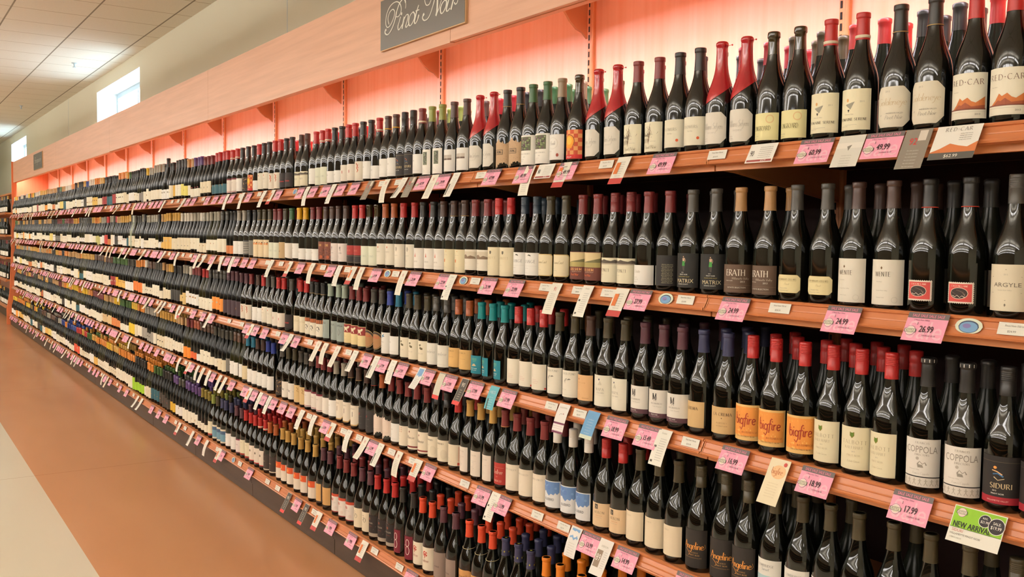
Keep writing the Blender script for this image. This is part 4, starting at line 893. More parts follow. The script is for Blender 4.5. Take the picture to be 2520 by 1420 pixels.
# ------------------------------------------------------------------ the bottles one could point at: column in the photo, closure, label design, turn
ROWS = [
# top shelf
"2590 R rc 0;2487 R rc 2;2392 R rc 0;2292 Kr ge -2;2207 Kr ge 3;2115 Rb sr 0;2037 Rb sr 2;1962 Xn lb 0;1897 Xn lb -3;1832 Rw ws 0;1771 Rw ws -3;1718 K fl 5;1669 K fl 2;1619 M ro -6;1567 M ro -4;1517 Rw ws -8;1470 Rw ws -12;1423 Xn of 0;1381 H hk -4;"
"1347 E gp 4;1313 E gp 0;1285 Kr tn 2;1247 Kr tn 0;1214 Rw ws -14;1180 Rw ws 0;1148 B sp 0;1117 B sp -3;1088 O tp 8;1066 O tp 0;1045 Mb wl -5;1022 Ks sd 5;996 Ks sd 0;975 By wl 0;955 By wl 3;934 Rb lw 0;914 K wl -4;894 K rw 0;877 R wr 3;859 R wr 0;842 K lw 0;826 K lw 2;"
"810 Rb vn 0;796 Rb vn 0;779 R wl 6;757 Bs pz 0;743 Bs pz 0;720 K bl 0;706 K bl 3;692 R rw 0;678 R rw 4;664 K wd 0;651 K wd 0;639 R lw 0;626 K of 4;612 K bt 0;598 K wl 0;586 Rb mb 0;574 Rb mb 0;",
# second shelf
"2489 Gs ag 0;2377 Ke st 0;2279 Ke st -3;2190 B we 6;2105 B we -4;2029 G kw 2;1955 G kw -2;1889 T er -4;1818 T er 20;1758 G mx 18;1701 G mx 2;1645 M bk 30;1593 M lw 4;1556 Ms pz 5;1516 Ms pz 0;1476 M ad 0;1435 M ad 14;1391 D cr 3;1358 D cr -3;"
"1323 Qs rg 4;1293 Qs rg 0;1264 Rs ab 2;1234 Rs ab 0;1206 M sc 3;1180 M sc 0;1145 Br cs 0;1117 Br cs -3;1097 B tr -2;1073 K tr 4;1046 K tr 0;1020 R lo 2;993 R lo 0;970 C wd 0;956 C wd -3;938 Xn vn 0;917 Xn vn 3;893 R rb 0;874 R rb 3;852 B mt 6;834 B mt -4;"
"819 B br 3;803 B br 0;786 M lw 0;771 M lw 0;753 Y lw 4;738 Y wl 0;719 E sl 0;704 D kt 0;690 M vn 3;679 M vn 0;666 Dr pg 0;655 Dr pg 0;643 Dr pg 0;629 K gr 3;615 K bs 0;603 S wl 0;590 S wl 0;",
# third shelf
"2562 Ks s3 0;2471 Ks s3 3;2369 Kd cp 12;2274 Kd cp 10;2185 Rs tb -14;2119 Rs tb 8;2050 Rs tb -6;1979 Rs bf 16;1904 Rs bf 8;1847 Rs bf 4;1787 N lc 14;1727 N lr -22;1676 P mm 6;1633 P mm 10;1585 P mm -4;1536 D np -12;1493 D np 4;1452 B pe -6;1413 D dp 6;1375 D dp -2;"
"1336 Rs rl 0;1305 Rs rl -4;1275 Rs rl 0;1241 L hs -20;1212 L hs -24;1187 L hs 2;1158 Cs es 2;1128 Cs es -3;1100 Gs cu 3;1074 Gs cu -3;1053 D vs 4;1031 D vs 0;1007 D vs -4;981 J wl -8;960 U bd 0;940 G ov 4;927 G ov 0;906 M hr 0;888 M hr -3;870 M hr 3;"
"855 I cg 8;834 I cg -10;814 I cg -14;800 Kr dk 3;785 Kr dk 0;771 Kr dk -3;756 R sx 4;741 R sx 0;719 G bl 0;700 R wr 3;688 R wr 0;674 G wd 0;661 G wd 0;650 R wl 0;637 B wl 0;620 M rw 0;608 P rw 3;",
# fourth shelf
"2600 D cb 0;2490 Ds cb 0;2375 D cb 4;2280 D cb -3;2190 D cb 2;2105 D cb 0;2036 D cb 3;1970 D cb -2;1903 D cb -4;1837 Ds an 2;1782 Ds an 14;1721 Ds an 4;1666 D el -6;1619 D el 3;1576 D el -4;1535 Rs he -3;1490 Rs he 4;1446 Ws bb -8;1408 Ws bb 4;1371 Ws bb 0;"
"1339 M va 2;1306 M va -2;1271 M va 3;1243 Mr ra 0;1213 A ri -4;1185 A ri 3;1156 A ri -6;1127 R mc 2;1100 Ks mo 4;1076 Ks mo -2;1052 M ma -3;1026 M ma 3;1004 M dt 0;984 M wl 0;965 M pk 0;941 C pk 4;921 Ke dl 0;907 B dl 0;886 Br ii 5;864 Br ii 0;849 S ii -3;"
"835 S wl 0;820 M sl 3;805 M mb 0;790 M mb 3;776 B mb 0;759 G tt 0;742 G tt 3;727 D sq 0;713 D sq 3;696 G bt 0;674 U wl 0;661 U wl 3;649 B wl 0;638 B wl 0;625 J wl 0;612 J cw 0;",
# bottom shelf
"1428 F kt 0;1376 F nw 0;1342 F nw 3;1304 Nt nw 0;1274 Nt nw 2;1243 Nt nw -2;1211 Vk nw 3;1186 Vk nw 0;1157 Vk nw 4;1121 P hz -12;1091 P hz 2;1067 V rt 4;1041 V rt -4;1019 K b8 6;992 K b8 -4;972 R dr 3;957 R dr 0;942 R dr -4;916 P n3 2;897 P n3 -3;"
"871 M bv 2;856 M bv -3;836 M bv 4;813 P tk 0;797 P tk -22;777 A or 4;758 A or -2;741 A or 0;724 A or 3;712 A or -10;697 A or 0;680 C di 3;667 C di 0;656 Rb rs 0;643 Rb rs 3;630 R rs 0;619 R wp 0;607 R wp 3;597 P ps 0;584 P wl 0;571 N wl 0;558 N bz 0;549 N bz 3;538 D bz 0;527 O wp 0;"]
RN = ['top shelf', 'second shelf', 'third shelf', 'fourth shelf', 'bottom shelf']
def nth(n): return '%d%s' % (n, 'th' if 10 < n % 100 < 14 else {1: 'st', 2: 'nd', 3: 'rd'}.get(n % 10, 'th'))
BOT = []                                     # (row, X, Y, cap, design, pixel column)
for r, txt in enumerate(ROWS):
    lst = []
    for e in txt.split(';'):
        if not e.strip(): continue
        px, cap, des, rot = e.split(); lst.append((float(px), cap, des, float(rot)))
    lst.sort(key=lambda q: -q[0])
    yc = YS[r]+(.058 if r < 4 else .064)
    prev = None; used = []
    for px, cap, des, rot in lst:
        Y = yc+random.uniform(-.003, .005)
        X = x_at(px, Y, SURF[r])
        if prev is not None and prev-X < .0815: X = prev-.0815-random.uniform(0, .0008)
        prev = X
        used.append([r, X, Y, cap, des, px, rot])
    BOT.append(used)
LOOKS = {}
for r in range(5):
    row = BOT[r]
    for i, q in enumerate(row): LOOKS.setdefault((r, q[3], q[4]), []).append(i)
seen = {}
BLABEL = {}
for r in range(5):
    row = BOT[r]
    for i, q in enumerate(row):
        idx = LOOKS[(r, q[3], q[4])]
        core = '%s bottle with %s, %s' % (capname(q[3]), DES[q[4]][0], RN[r])
        if len(idx) == 1: lab = core
        else:
            # position inside its run of look-alikes
            j = idx.index(i)
            if idx[-1]-idx[0] == len(idx)-1 and len(idx) <= 3:
                lab = core+', '+({2: ['right', 'left'], 3: ['right', 'middle', 'left']}[len(idx)][j])+(' of pair' if len(idx) == 2 else ' of three')
            else: lab = core+', %s from right' % nth(j+1)
        if len(lab.split()) > 16: lab = lab.replace(' bottle with', ' bottle,').replace(' and ', ', ').replace('tall ', '').replace('large ', '')
        q.append(lab)
def string_mesh():
    if 'string' in CAPM: return CAPM['string']
    b = MB(); vs = []; fs = []
    for k in range(24):
        a = 2*PI*k/24; z = .196+.004*math.sin(a); r = .0262
        for dr, dz in ((0, .0008), (.0009, 0), (0, -.0008)): vs.append(((r+dr)*math.cos(a), (r+dr)*math.sin(a), z+dz))
    for k in range(24):
        j = (k+1) % 24
        for q in range(2): fs.append((3*k+q, 3*j+q, 3*j+q+1, 3*k+q+1))
    b.add(vs, fs, ink((204, 188, 140)), True); CAPM['string'] = b.mesh('string'); return CAPM['string']
def put_bottle(q):
    r, X, Y, cap, des, px, rot, lab = q
    o = bpy.data.objects.new('wine_bottle', BODYM[cap[1:] == 'n']); COL.objects.link(o)
    o.location = (X, Y, SURF[r]); o.rotation_euler = (0, 0, math.radians(rot+8))
    tag(o, lab, 'wine bottle', 'wine bottles on the '+RN[r])
    if cap[1:] != 'n':
        nm = 'wax_seal' if cap[1:] == 'w' else 'screw_cap' if cap[1:] == 's' else 'capsule'
        c = bpy.data.objects.new(nm, cap_mesh(cap)); COL.objects.link(c); c.parent = o
        if nm == 'wax_seal': c.rotation_euler = (0, 0, math.radians(-rot+random.uniform(-10, 10)))
    c = bpy.data.objects.new('label', label_mesh(des)); COL.objects.link(c); c.parent = o
    if cap[1:] == 'k': c = bpy.data.objects.new('string', string_mesh()); COL.objects.link(c); c.parent = o
cnt = 0
for r in range(5):
    for q in BOT[r]: put_bottle(q); cnt += 1
print('individual bottles', cnt)

# ------------------------------------------------------------------ all remaining bottles: one object
def tmpl(seg, style):
    """body+cap+label template: verts, quads, material id, slot (0 glass,1 cap,2 label)"""
    bp = [(.030, .0), (.0405, .004), (.0405, .126), (.0392, .146), (.0336, .17), (.0252, .194), (.0188, .218), (.0152, .242)]
    cp = [(.0160, .238), (.0150, .27), (.0150, .286), (.0165, .289), (.0165, .298), (.012, .301)]
    if style == 's': cp = [(.0158, .241), (.0158, .27), (.0150, .272), (.0158, .275), (.0158, .3), (.012, .302)]
    V = []; Fc = []; S = []
    def lat(p, sl):
        o = len(V)
        for rr, z in p:
            for k in range(seg): a = 2*PI*k/seg; V.append((rr*math.cos(a), rr*math.sin(a), z))
        for i in range(len(p)-1):
            for k in range(seg): j = (k+1) % seg; Fc.append((o+i*seg+k, o+i*seg+j, o+(i+1)*seg+j, o+(i+1)*seg+k)); S.append(sl)
        if sl == 1:
            c = len(V); V.append((0, 0, p[-1][1])); e = o+(len(p)-1)*seg
            for k in range(0, seg, 2): Fc.append((e+k, e+(k+1) % seg, e+(k+2) % seg, c)); S.append(sl)
    lat(bp, 0); lat(cp, 1)
    return V, Fc, S
TM = {(s, st): tmpl(s, st) for s in (10, 16, 24) for st in ('', 's')}
BV, BF, BM_, BC = [], [], [], []
nv = 0
def bulk(X, Y, Z, capc, labc, lab=(.02, .105), seg=10, st='', glass=(22, 24, 17), bodyscale=1.0, mark=None, rot=0):
    global nv
    V, Fc, S = TM[(seg, st)]
    v = np.array(V)*[1, 1, bodyscale]+[X, Y, Z]; BV.append(v); BF.append(np.array(Fc)+nv); BM_.append(np.array(S))
    cols = np.array([lin(glass), lin(capc), lin(labc)])
    BC.append(cols[np.array(S)]); nv += len(V)
    if labc is None: return
    n = 7 if seg > 10 else 5; r = .0413
    def patch(a0, a1, z0, z1, col, rr):
        global nv
        vs = []
        for i in range(n+1):
            a = a0+(a1-a0)*i/n+rot; vs += [(X+rr*math.sin(a), Y-rr*math.cos(a), Z+z0), (X+rr*math.sin(a), Y-rr*math.cos(a), Z+z1)]
        BV.append(np.array(vs)); BF.append(np.array([(2*i, 2*i+2, 2*i+3, 2*i+1) for i in range(n)])+nv); BM_.append(np.full(n, 2)); BC.append(np.array([lin(col)]*n)); nv += len(vs)
    patch(-1.05, 1.05, lab[0], lab[1], labc, r)
    if mark:
        u0, u1, z0, z1, c = mark; patch(u0, u1, z0, z1, c, r+.0006)
GREENS = [(14, 15, 11), (14, 15, 11), (18, 16, 10), (40, 38, 16), (12, 12, 10)]
# palettes (closure colours) read off the far stretches of every shelf, nearest first, as (column, colours)
BLK, DG_, TAN, GLD, YEL, RED_, MAR, BRN, SIL, BLU, GRN, ORG_, WHT, PUR = (36, 34, 32), (66, 62, 54), (180, 140, 90), (196, 150, 66), (218, 178, 44), (170, 40, 40), (112, 44, 44), (84, 56, 40), (150, 144, 128), (36, 60, 130), (60, 92, 40), (208, 128, 48), (214, 206, 190), (84, 56, 110)
FARP = [
 [(575, [RED_, BLK, MAR]), (540, [RED_, RED_, BRN]), (510, [BRN, MAR, BLK]), (476, [PUR, PUR, TAN]), (462, [GLD, TAN, GLD, DG_]), (420, [BLK, BLK, DG_]), (395, [TAN, TAN, SIL]), (360, [YEL, SIL, BLK]), (330, [BLK, BLK]), (300, [ORG_, GLD, GRN]), (260, [BLK, BLK, BLK]), (235, [ORG_, GLD]), (215, [BLU, GRN, WHT]), (190, [BLK, TAN, GLD]), (160, [WHT, TAN, ORG_]), (120, [BLK, GRN, TAN]), (95, [GLD, TAN, WHT]), (0, [ORG_, BLK, YEL, WHT])],
 [(590, [SIL, DG_, BLK]), (545, [BLK, DG_, MAR]), (505, [SIL, SIL, DG_]), (450, [WHT, WHT, SIL]), (430, [GLD, TAN]), (400, [BLK, TAN, TAN]), (330, [SIL, BLK, DG_]), (290, [TAN, GLD, GLD]), (250, [SIL, DG_, RED_]), (190, [GLD, ORG_, DG_]), (140, [MAR, GRN, BLK]), (0, [GLD, GRN, DG_, TAN, BLK])],
 [(600, [MAR, RED_, BLK]), (520, [BLK, DG_]), (480, [MAR, RED_, MAR]), (450, [SIL, WHT]), (425, [GLD, TAN, GLD]), (380, [TAN, DG_, BRN]), (340, [ORG_, TAN, WHT]), (290, [GRN, RED_, DG_]), (220, [GLD, BRN, TAN]), (0, [GLD, TAN, BLK, SIL, ORG_])],
 [(610, [BLU, BLU, BRN]), (580, [BLK, DG_, BRN]), (520, [BRN, DG_, DG_]), (490, [BRN, MAR]), (455, [MAR, TAN, GLD]), (420, [GLD, GLD, PUR]), (380, [TAN, TAN, GLD]), (330, [DG_, SIL, ORG_]), (290, [YEL, GRN, ORG_]), (240, [MAR, GLD, GRN]), (160, [YEL, GLD, ORG_]), (0, [GLD, TAN, DG_, MAR])],
 [(530, [GRN, TAN]), (505, [(128, 112, 44), (128, 112, 44)]), (470, [PUR, PUR, (60, 34, 70)]), (440, [BLK, DG_]), (400, [BLK, GRN, BLK]), (330, [ORG_, ORG_, YEL]), (300, [MAR, BRN, ORG_]), (270, [YEL, GLD, YEL]), (230, [ORG_, GLD, BRN]), (200, [RED_, GRN, GLD]), (160, [BLU, BLU, ORG_]), (110, [SIL, BRN, BLK]), (0, [YEL, ORG_, BLK, GLD])]]
LABP = [CR, WH, (232, 224, 200), (226, 214, 184), WH, CR, (236, 228, 206)]
LODD = [(222, 178, 92), (196, 116, 60), (60, 54, 48), (232, 150, 50), (110, 108, 100), (226, 206, 120), (150, 40, 40), (40, 90, 100)]
proj_x = lambda X, Y, z: (lambda p: 1260+F_PX*p.dot(_R)/p.dot(_F))(Vector((X, Y, z-CH)))
OVR = [(0, 454, 472, None, (226, 214, 112)), (0, 431, 442, (50, 44, 34), (214, 168, 64)), (0, 350, 366, BLK, (130, 124, 118)), (0, 236, 246, None, (222, 184, 90)),
       (1, 408, 434, GLD, (222, 178, 92)), (1, 266, 274, RED_, (190, 60, 50)), (1, 244, 256, None, (190, 184, 110)),
       (2, 293, 305, None, (226, 170, 50)), (2, 338, 359, ORG_, (226, 124, 50)), (2, 432, 449, BLK, (54, 50, 46)), (2, 449, 467, SIL, (214, 184, 120)), (2, 530, 562, None, (232, 144, 56)), (2, 562, 600, (84, 50, 60), (60, 38, 48)),
       (3, 285, 305, None, (214, 130, 70)), (3, 264, 285, TAN, (216, 188, 140)), (3, 327, 340, YEL, (228, 196, 50)), (3, 462, 479, None, (236, 140, 40)), (3, 479, 497, (150, 70, 40), (214, 96, 44)), (3, 360, 385, (150, 144, 134), (150, 144, 134)),
       (4, 335, 364, BLK, (156, 200, 44)), (4, 190, 204, RED_, (214, 80, 50)), (4, 400, 425, BLK, (60, 54, 46)), (4, 425, 440, PUR, (212, 170, 50))]
rnd = random.Random(11)
for r in range(5):
    X = BOT[r][-1][1]-.083; yc = YS[r]+(.058 if r < 4 else .064)
    rows_deep = 2 if r in (0, 3) else (3 if r == 4 else 1)
    while X > XEND+.05:
        px = proj_x(X, yc, SURF[r]); pal = next(p for c, p in FARP[r] if px >= c)
        capc = rnd.choice(pal); labc = rnd.choice(LABP) if rnd.random() < .82 else rnd.choice(LODD); zl = rnd.uniform(.010, .034); zh = rnd.choice([rnd.uniform(.092, .12), rnd.uniform(.072, .12)])
        st = rnd.choice(['', '', 's']); gl = rnd.choice(GREENS); bs = rnd.choice([1, 1, 1, .985, 1.02]) if r else rnd.choice([1, 1, .97, 1.03])
        mk = None
        if rnd.random() < .75:
            c = rnd.choice([(150, 140, 120), (120, 50, 40), (170, 120, 60), (90, 84, 70), (190, 180, 150)]); u = rnd.uniform(-.3, .3); z = rnd.uniform(.05, .085); mk = (u-.22, u+.22, z, z+rnd.uniform(.003, .014), c)
        for k in range(rnd.choice([1, 2, 2, 3, 3, 4])):
            if X <= XEND+.05: break
            seg = 16 if px > 330 else 10
            p2 = proj_x(X, yc, SURF[r]); cc, lc, g2, b2 = capc, labc, gl, bs
            for rr_, a0_, a1_, ca, la in OVR:
                if rr_ == r and a0_ <= p2 < a1_: cc = ca or cc; lc = la
            if r == 0 and 412 < p2 < 420: b2 = 1.14; cc = BLK
            if r == 1 and 329 < p2 < 337: cc, lc, g2 = (190, 196, 180), (176, 182, 160), (140, 148, 124)
            bulk(X, yc+rnd.uniform(-.004, .006), SURF[r], cc, lc, (zl, zh), seg, st, g2, b2, mk, rnd.uniform(-.12, .12))
            for d in range(1, rows_deep):
                if rnd.random() < .8: bulk(X+rnd.uniform(-.01, .01), yc+.086*d, SURF[r], capc, labc, (zl, zh), 10, st, gl, bs)
            X -= .0835+rnd.uniform(0, .002)
    # bottles standing behind the front ones in the near stretch
    deep = (4, 5, 5, 5, 5)[r]
    for i, q in enumerate(BOT[r]):
        capc = CAPN[q[3][0]][1]; st = 's' if q[3][1:] == 's' else ''
        if q[3][1:] == 'w': capc = (150, 28, 36)
        n = (rnd.choice(range(1, deep)) if rnd.random() < .86 else 0) if r == 0 else (deep-1 if rnd.random() < .75 else 2) if r == 4 else rnd.choice([0, 1, 1, 2, 3])
        for d in range(1, n+1):
            bulk(q[1]+rnd.uniform(-.004, .004), q[2]+.086*d+rnd.uniform(0, .006), SURF[r], capc, (214, 206, 186), (.02, .1), 24 if q[5] > 1000 else 16, st, rot=0)
# neighbouring shelving further along the wall: its bottles
FX0, FX1 = -25.2, -18.9
FZ = [CH+.30, CH-.10, CH-.50, CH-.90, CH-1.38]
for z in FZ:
    X = FX1-.1
    while X > FX0+.1:
        if rnd.random() < .75: bulk(X, 1.99, z, rnd.choice([BLK, DG_, MAR, GLD, BLK]), rnd.choice([WHT, WH, CR]), (.02, .1), 10)
        X -= .1
me = bpy.data.meshes.new('wine_bottles')
V = np.concatenate(BV); Fq = np.concatenate(BF).astype(np.int32); Mi = np.concatenate(BM_).astype(np.int32); Cc = np.concatenate(BC).astype(np.float32)
me.vertices.add(len(V)); me.vertices.foreach_set('co', V.astype(np.float32).ravel())
me.loops.add(len(Fq)*4); me.loops.foreach_set('vertex_index', Fq.ravel())
me.polygons.add(len(Fq)); me.polygons.foreach_set('loop_start', np.arange(0, len(Fq)*4, 4, dtype=np.int32))
try: me.polygons.foreach_set('loop_total', np.full(len(Fq), 4, dtype=np.int32))
except Exception: pass
for M in (MA_GLASS, MA_CAP, MA_LAB): me.materials.append(M)
me.polygons.foreach_set('material_index', Mi); me.polygons.foreach_set('use_smooth', np.ones(len(Fq), dtype=bool))
at = me.color_attributes.new('Col', 'FLOAT_COLOR', 'CORNER'); at.data.foreach_set('color', np.repeat(Cc, 4, axis=0).ravel())
me.validate(); me.update()
o = bpy.data.objects.new('wine_bottles', me); COL.objects.link(o)
tag(o, 'the hundreds of other wine bottles in the far stretch and behind the front row', 'wine bottles', kind='stuff')
print('bulk faces', len(Fq))

# ------------------------------------------------------------------ price tags and shelf talkers in the rails
PK, PKL, TG = (236, 158, 180), (238, 184, 196), (104, 94, 92)
def hang(a0, curl=0., yaw=0., w=.0):
    def fn(u, v, off):
        # v runs downward from the top edge (v <= 0)
        d = -v; n = 8; y = z = 0.; ang = a0
        steps = max(1, int(d/.008)); ds = d/steps
        for i in range(steps):
            an = a0+curl*(i+.5)*ds; y -= math.sin(an)*ds; z -= math.cos(an)*ds
        an = a0+curl*d
        return (u, y-off*math.cos(an), z+off*math.sin(an)*(-1)*(-1))
    return fn
def card(a, W, H, rgb): a.cols(-W/2, W/2, lambda u: -H, lambda u: 0, rgb, 0, 2); return a
def vcard(a, W, H, rgb):
    n = max(2, int(H/.01)); vs = []
    for i in range(n+1): v = -H*i/n; vs += [(-W/2, v), (W/2, v)]
    a.p.append((vs, [(2*i, 2*i+1, 2*i+3, 2*i+2) for i in range(n)], rgb, 0)); return a
BADGE = (88, 92, 80)
def badge(a, u, v, s=1., ring=(96, 96, 84), fill=(226, 214, 190)):
    a.oval(u, v, .0115*s, .0115*s, ring, 2, 20); a.oval(u, v, .0108*s, .0108*s, (246, 206, 212), 3, 20); a.oval(u, v, .0085*s, .0085*s, fill, 4, 20)
    a.rect(u-.0135*s, v-.0042*s, u+.0135*s, v+.0042*s, (76, 76, 68), 5); a.rect(u-.0118*s, v-.0034*s, u+.0118*s, v+.0034*s, fill, 6); a.sans('BOTTLE', u, v-.0024*s, .0048*s, (70, 72, 62), 7, xs=.78)
def pink(price):
    a = Art(); W, H = .094, .068; vcard(a, W, H, PK)
    a.rect(-W/2, -.0135, W/2, 0, TG, 1)
    a.sans('SALE SALE SALE SALE', 0, -.0105, .0072, (236, 130, 158), 2, xs=.80)
    a.sans('Sale', .002, -.062, .044, PKL, 1, xs=.86)
    a.sans('%s Pinot Noir 750ml' % price[:1], -.012, -.0195, .0036, (104, 44, 62), 3, xs=.9)
    badge(a, -.031, -.044)
    a.sans(price, .004, -.046, .0155, (50, 22, 28), 4, xs=.68); a.sans(price, .0048, -.046, .0155, (50, 22, 28), 5, xs=.68); a.sans('$', -.0185, -.029, .006, (62, 26, 34), 4, xs=.6)
    a.sans('SAVINGS $5.00', .014, -.0555, .0038, (110, 60, 74), 4, xs=.9)
    return a, H
def white_small():
    a = Art(); W, H = .066, .026; vcard(a, W, H, (226, 222, 208)); a.sans('Pinot Noir 750 ml', .0, -.009, .0042, GY, 2, xs=.9); a.sans('$24.99', -.004, -.021, .0046, GY, 2); a.rect(-.03, -.0135, .024, -.0132, (190, 200, 210)); return a, H
def talk(kind, W=.058, H=.115):
    a = Art()
    if kind == 'w': vcard(a, W, H, (232, 228, 214)); a.sans('Estate', 0, -.014, .006, FA, 2); a.rect(-W*.42, -.1, -W*.25, -.05, (90, 84, 74)); [a.sans('winery notes and score', W*.1, -.03-i*.007, .003, GY, 2, xs=.62) for i in range(10)]
    elif kind == 'n': vcard(a, W, H, (230, 224, 206)); a.sans('91', 0, -.03, .016, (190, 60, 50), 2, xs=.7); [a.sans('points wine review', 0, -.042-i*.007, .003, GY, 2, xs=.8) for i in range(9)]
    elif kind == 'r': vcard(a, W, H, (228, 222, 206)); a.rect(-W/2, -H, W/2, -H+.02, (176, 56, 50)); [a.sans('tasting notes vineyard', 0, -.02-i*.008, .003, GY, 2, xs=.72) for i in range(8)]; a.rect(-W*.4, -.06, -W*.1, -.02, (206, 110, 50), 3)
    elif kind == 'g': vcard(a, W, H, (132, 122, 108)); a.sans('92', -W*.1, -.04, .018, (200, 60, 54), 2, xs=.8); [a.sans('fine wine spectator', 0, -.056-i*.008, .0032, (214, 204, 188), 2, xs=.8) for i in range(6)]; a.rect(W*.05, -.03, W*.35, -.004, (206, 196, 180))
    elif kind == 'k': vcard(a, W, H, (206, 198, 178)); a.rect(-W/2+.002, -H+.002, W/2-.002, -.002, (70, 62, 54)); a.sans('90', 0, -.035, .018, (214, 204, 188), 2); [a.sans('points', 0, -.05-i*.009, .0045, (200, 190, 170), 2) for i in range(6)]; a.rect(-W/2, -H, W/2, -H+.016, (206, 60, 54), 3)
    elif kind == 'b': vcard(a, W, H, (100, 150, 190)); [a.sans('river valley pinot', 0, -.03-i*.009, .0036, (214, 226, 232), 2, xs=.8) for i in range(7)]; a.rect(-W/2, -H, W/2, -H+.012, (206, 214, 190), 2)
    elif kind == 't': vcard(a, W, H, (92, 168, 178)); a.sans('HESS', 0, -.03, .012, (206, 228, 226), 2); [a.sans('select coast', 0, -.045-i*.009, .0036, (206, 228, 226), 2) for i in range(6)]; a.rect(-W*.35, -.09, -W*.2, -.05, (70, 90, 84), 3)
    elif kind == 'd': vcard(a, W, H, (230, 224, 216)); a.sans('DUCK POND', 0, -.016, .0045, FA, 2); a.stroke([(-.01, -.04), (-.004, -.034), (.004, -.036)], .001, .001, GY); a.poly([(.004, -.034), (.01, -.032), (.012, -.036)], (150, 60, 60)); a.rect(-W/2, -H, W/2, -H+.036, (110, 46, 74)); [a.rect(-W*.45, -H+.008+i*.007, W*.4, -H+.009+i*.007, (200, 160, 176), 2) for i in range(4)]
    elif kind == 'f': vcard(a, W, H, (230, 216, 182)); a.oval(.004, -.034, .022, .018, (232, 190, 140)); a.script('bigfire', .0, -.04, .017, (186, 104, 60), 2, slant=.05, xs=.75); a.oval(.018, -.012, .0055, .0055, (186, 70, 60), 2); [a.sans('tasting notes from oregon', 0, -.066-i*.007, .003, (204, 186, 150), 2, xs=.75) for i in range(6)]
    elif kind == 'u': vcard(a, W, H, (228, 224, 216)); a.poly([(-.02, -.006), (.02, -.006), (.02, -.04), (.012, -.036), (.002, -.044), (-.008, -.036), (-.02, -.04)], (120, 160, 200)); [a.sans('california pinot noir notes', 0, -.056-i*.008, .003, FA, 2, xs=.7) for i in range(6)]
    elif kind == 'e': vcard(a, W, H, (230, 224, 214)); a.sans('HERON', 0, -.026, .0065, FA, 2); a.rect(-W*.42, -.09, -W*.0, -.036, (140, 120, 100)); a.sans('89', -W*.2, -.07, .022, (236, 230, 220), 3, xs=.7); [a.sans('points and notes', W*.24, -.04-i*.007, .0028, GY, 2, xs=.5) for i in range(8)]
    elif kind == 'c': W, H = .10, .082; vcard(a, W, H, (232, 228, 216)); a.serif('RED.CAR', 0, -.014, .009, (130, 124, 112), sp=.3); a.poly([(-.05, -.064), (-.03, -.056), (-.01, -.044), (.01, -.05), (.03, -.054), (.05, -.042), (.05, -.066), (-.05, -.066)], (196, 112, 60)); a.rect(-W/2, -H, W/2, -.066, (84, 82, 76), 2); a.sans('$62.99', 0, -.078, .008, (226, 222, 210), 3); [a.sans('tasting notes sonoma', .02, -.022-i*.005, .0028, GY, 2, xs=.8) for i in range(4)]
    elif kind == 'q': W, H = .088, .056; vcard(a, W, H, (234, 230, 218)); a.sans('90', -.03, -.036, .017, BK, 2, xs=.55); [a.sans('wine advocate points tasting notes', .012, -.012-i*.006, .003, GY, 2, xs=.7) for i in range(6)]; a.rect(-W/2+.004, -H+.003, W/2-.004, -H+.009, (150, 70, 66)); a.sans('$34.99', .014, -H+.004, .0045, PW, 2)
    elif kind == 's': vcard(a, W, H, (214, 210, 196)); a.rect(-W/2, -.035, W/2, -.02, (226, 220, 206)); a.poly([(-.006, -.03), (.006, -.026), (.0, -.042)], (130, 124, 110)); [a.sans('evenstad reserve', 0, -.056-i*.007, .0032, FA, 2, xs=.9) for i in range(5)]
    return a, H
def arrival():
    a = Art(); W, H = .112, .078; vcard(a, W, H, (232, 228, 214)); a.rect(-W/2+.002, -.047, W/2-.002, -.002, (136, 186, 34)); badge(a, -.037, -.014, .85)
    a.sans('NEW ARRIVAL', -.009, -.0455, .0125, (34, 38, 22), 3, xs=.72); a.sans('NEW ARRIVAL', -.0082, -.0455, .0125, (34, 38, 22), 3, xs=.72); a.oval(.014, -.02, .0135, .0135, PW, 4); a.oval(.014, -.02, .0125, .0125, (40, 34, 36), 5); a.sans('REG.', .014, -.0165, .004, PW, 6); a.sans('$21.99', .014, -.025, .0055, PW, 6, xs=.8)
    a.oval(.04, -.0255, .0175, .0175, PW, 6); a.oval(.04, -.0255, .0163, .0163, (40, 34, 36), 7); a.sans('SALE:', .04, -.0225, .0058, PW, 8, xs=.9); a.sans('$19.99', .04, -.032, .0072, PW, 8, xs=.82)
    a.sans('SIDURI', -.036, -.0555, .0065, (196, 120, 110), 3, xs=.9); a.sans('WILLAMETTE PINOT NOIR', -.018, -.0625, .0042, GY, 3, xs=.95); a.sans('GREAT VALUE', -.036, -.070, .003, FA, 3); a.rect(-.054, -.0475, .054, -.0465, (60, 90, 30), 3)
    return a, H
def roundel():
    a = Art(); a.oval(0, -.015, .03, .017, (214, 220, 196), 0); a.oval(0, -.0165, .022, .0135, (60, 70, 90), 1); a.oval(0, -.0175, .020, .0115, (110, 150, 186), 2); a.oval(-.004, -.015, .009, .005, (120, 110, 160), 3); return a, .03
TMESH = {}
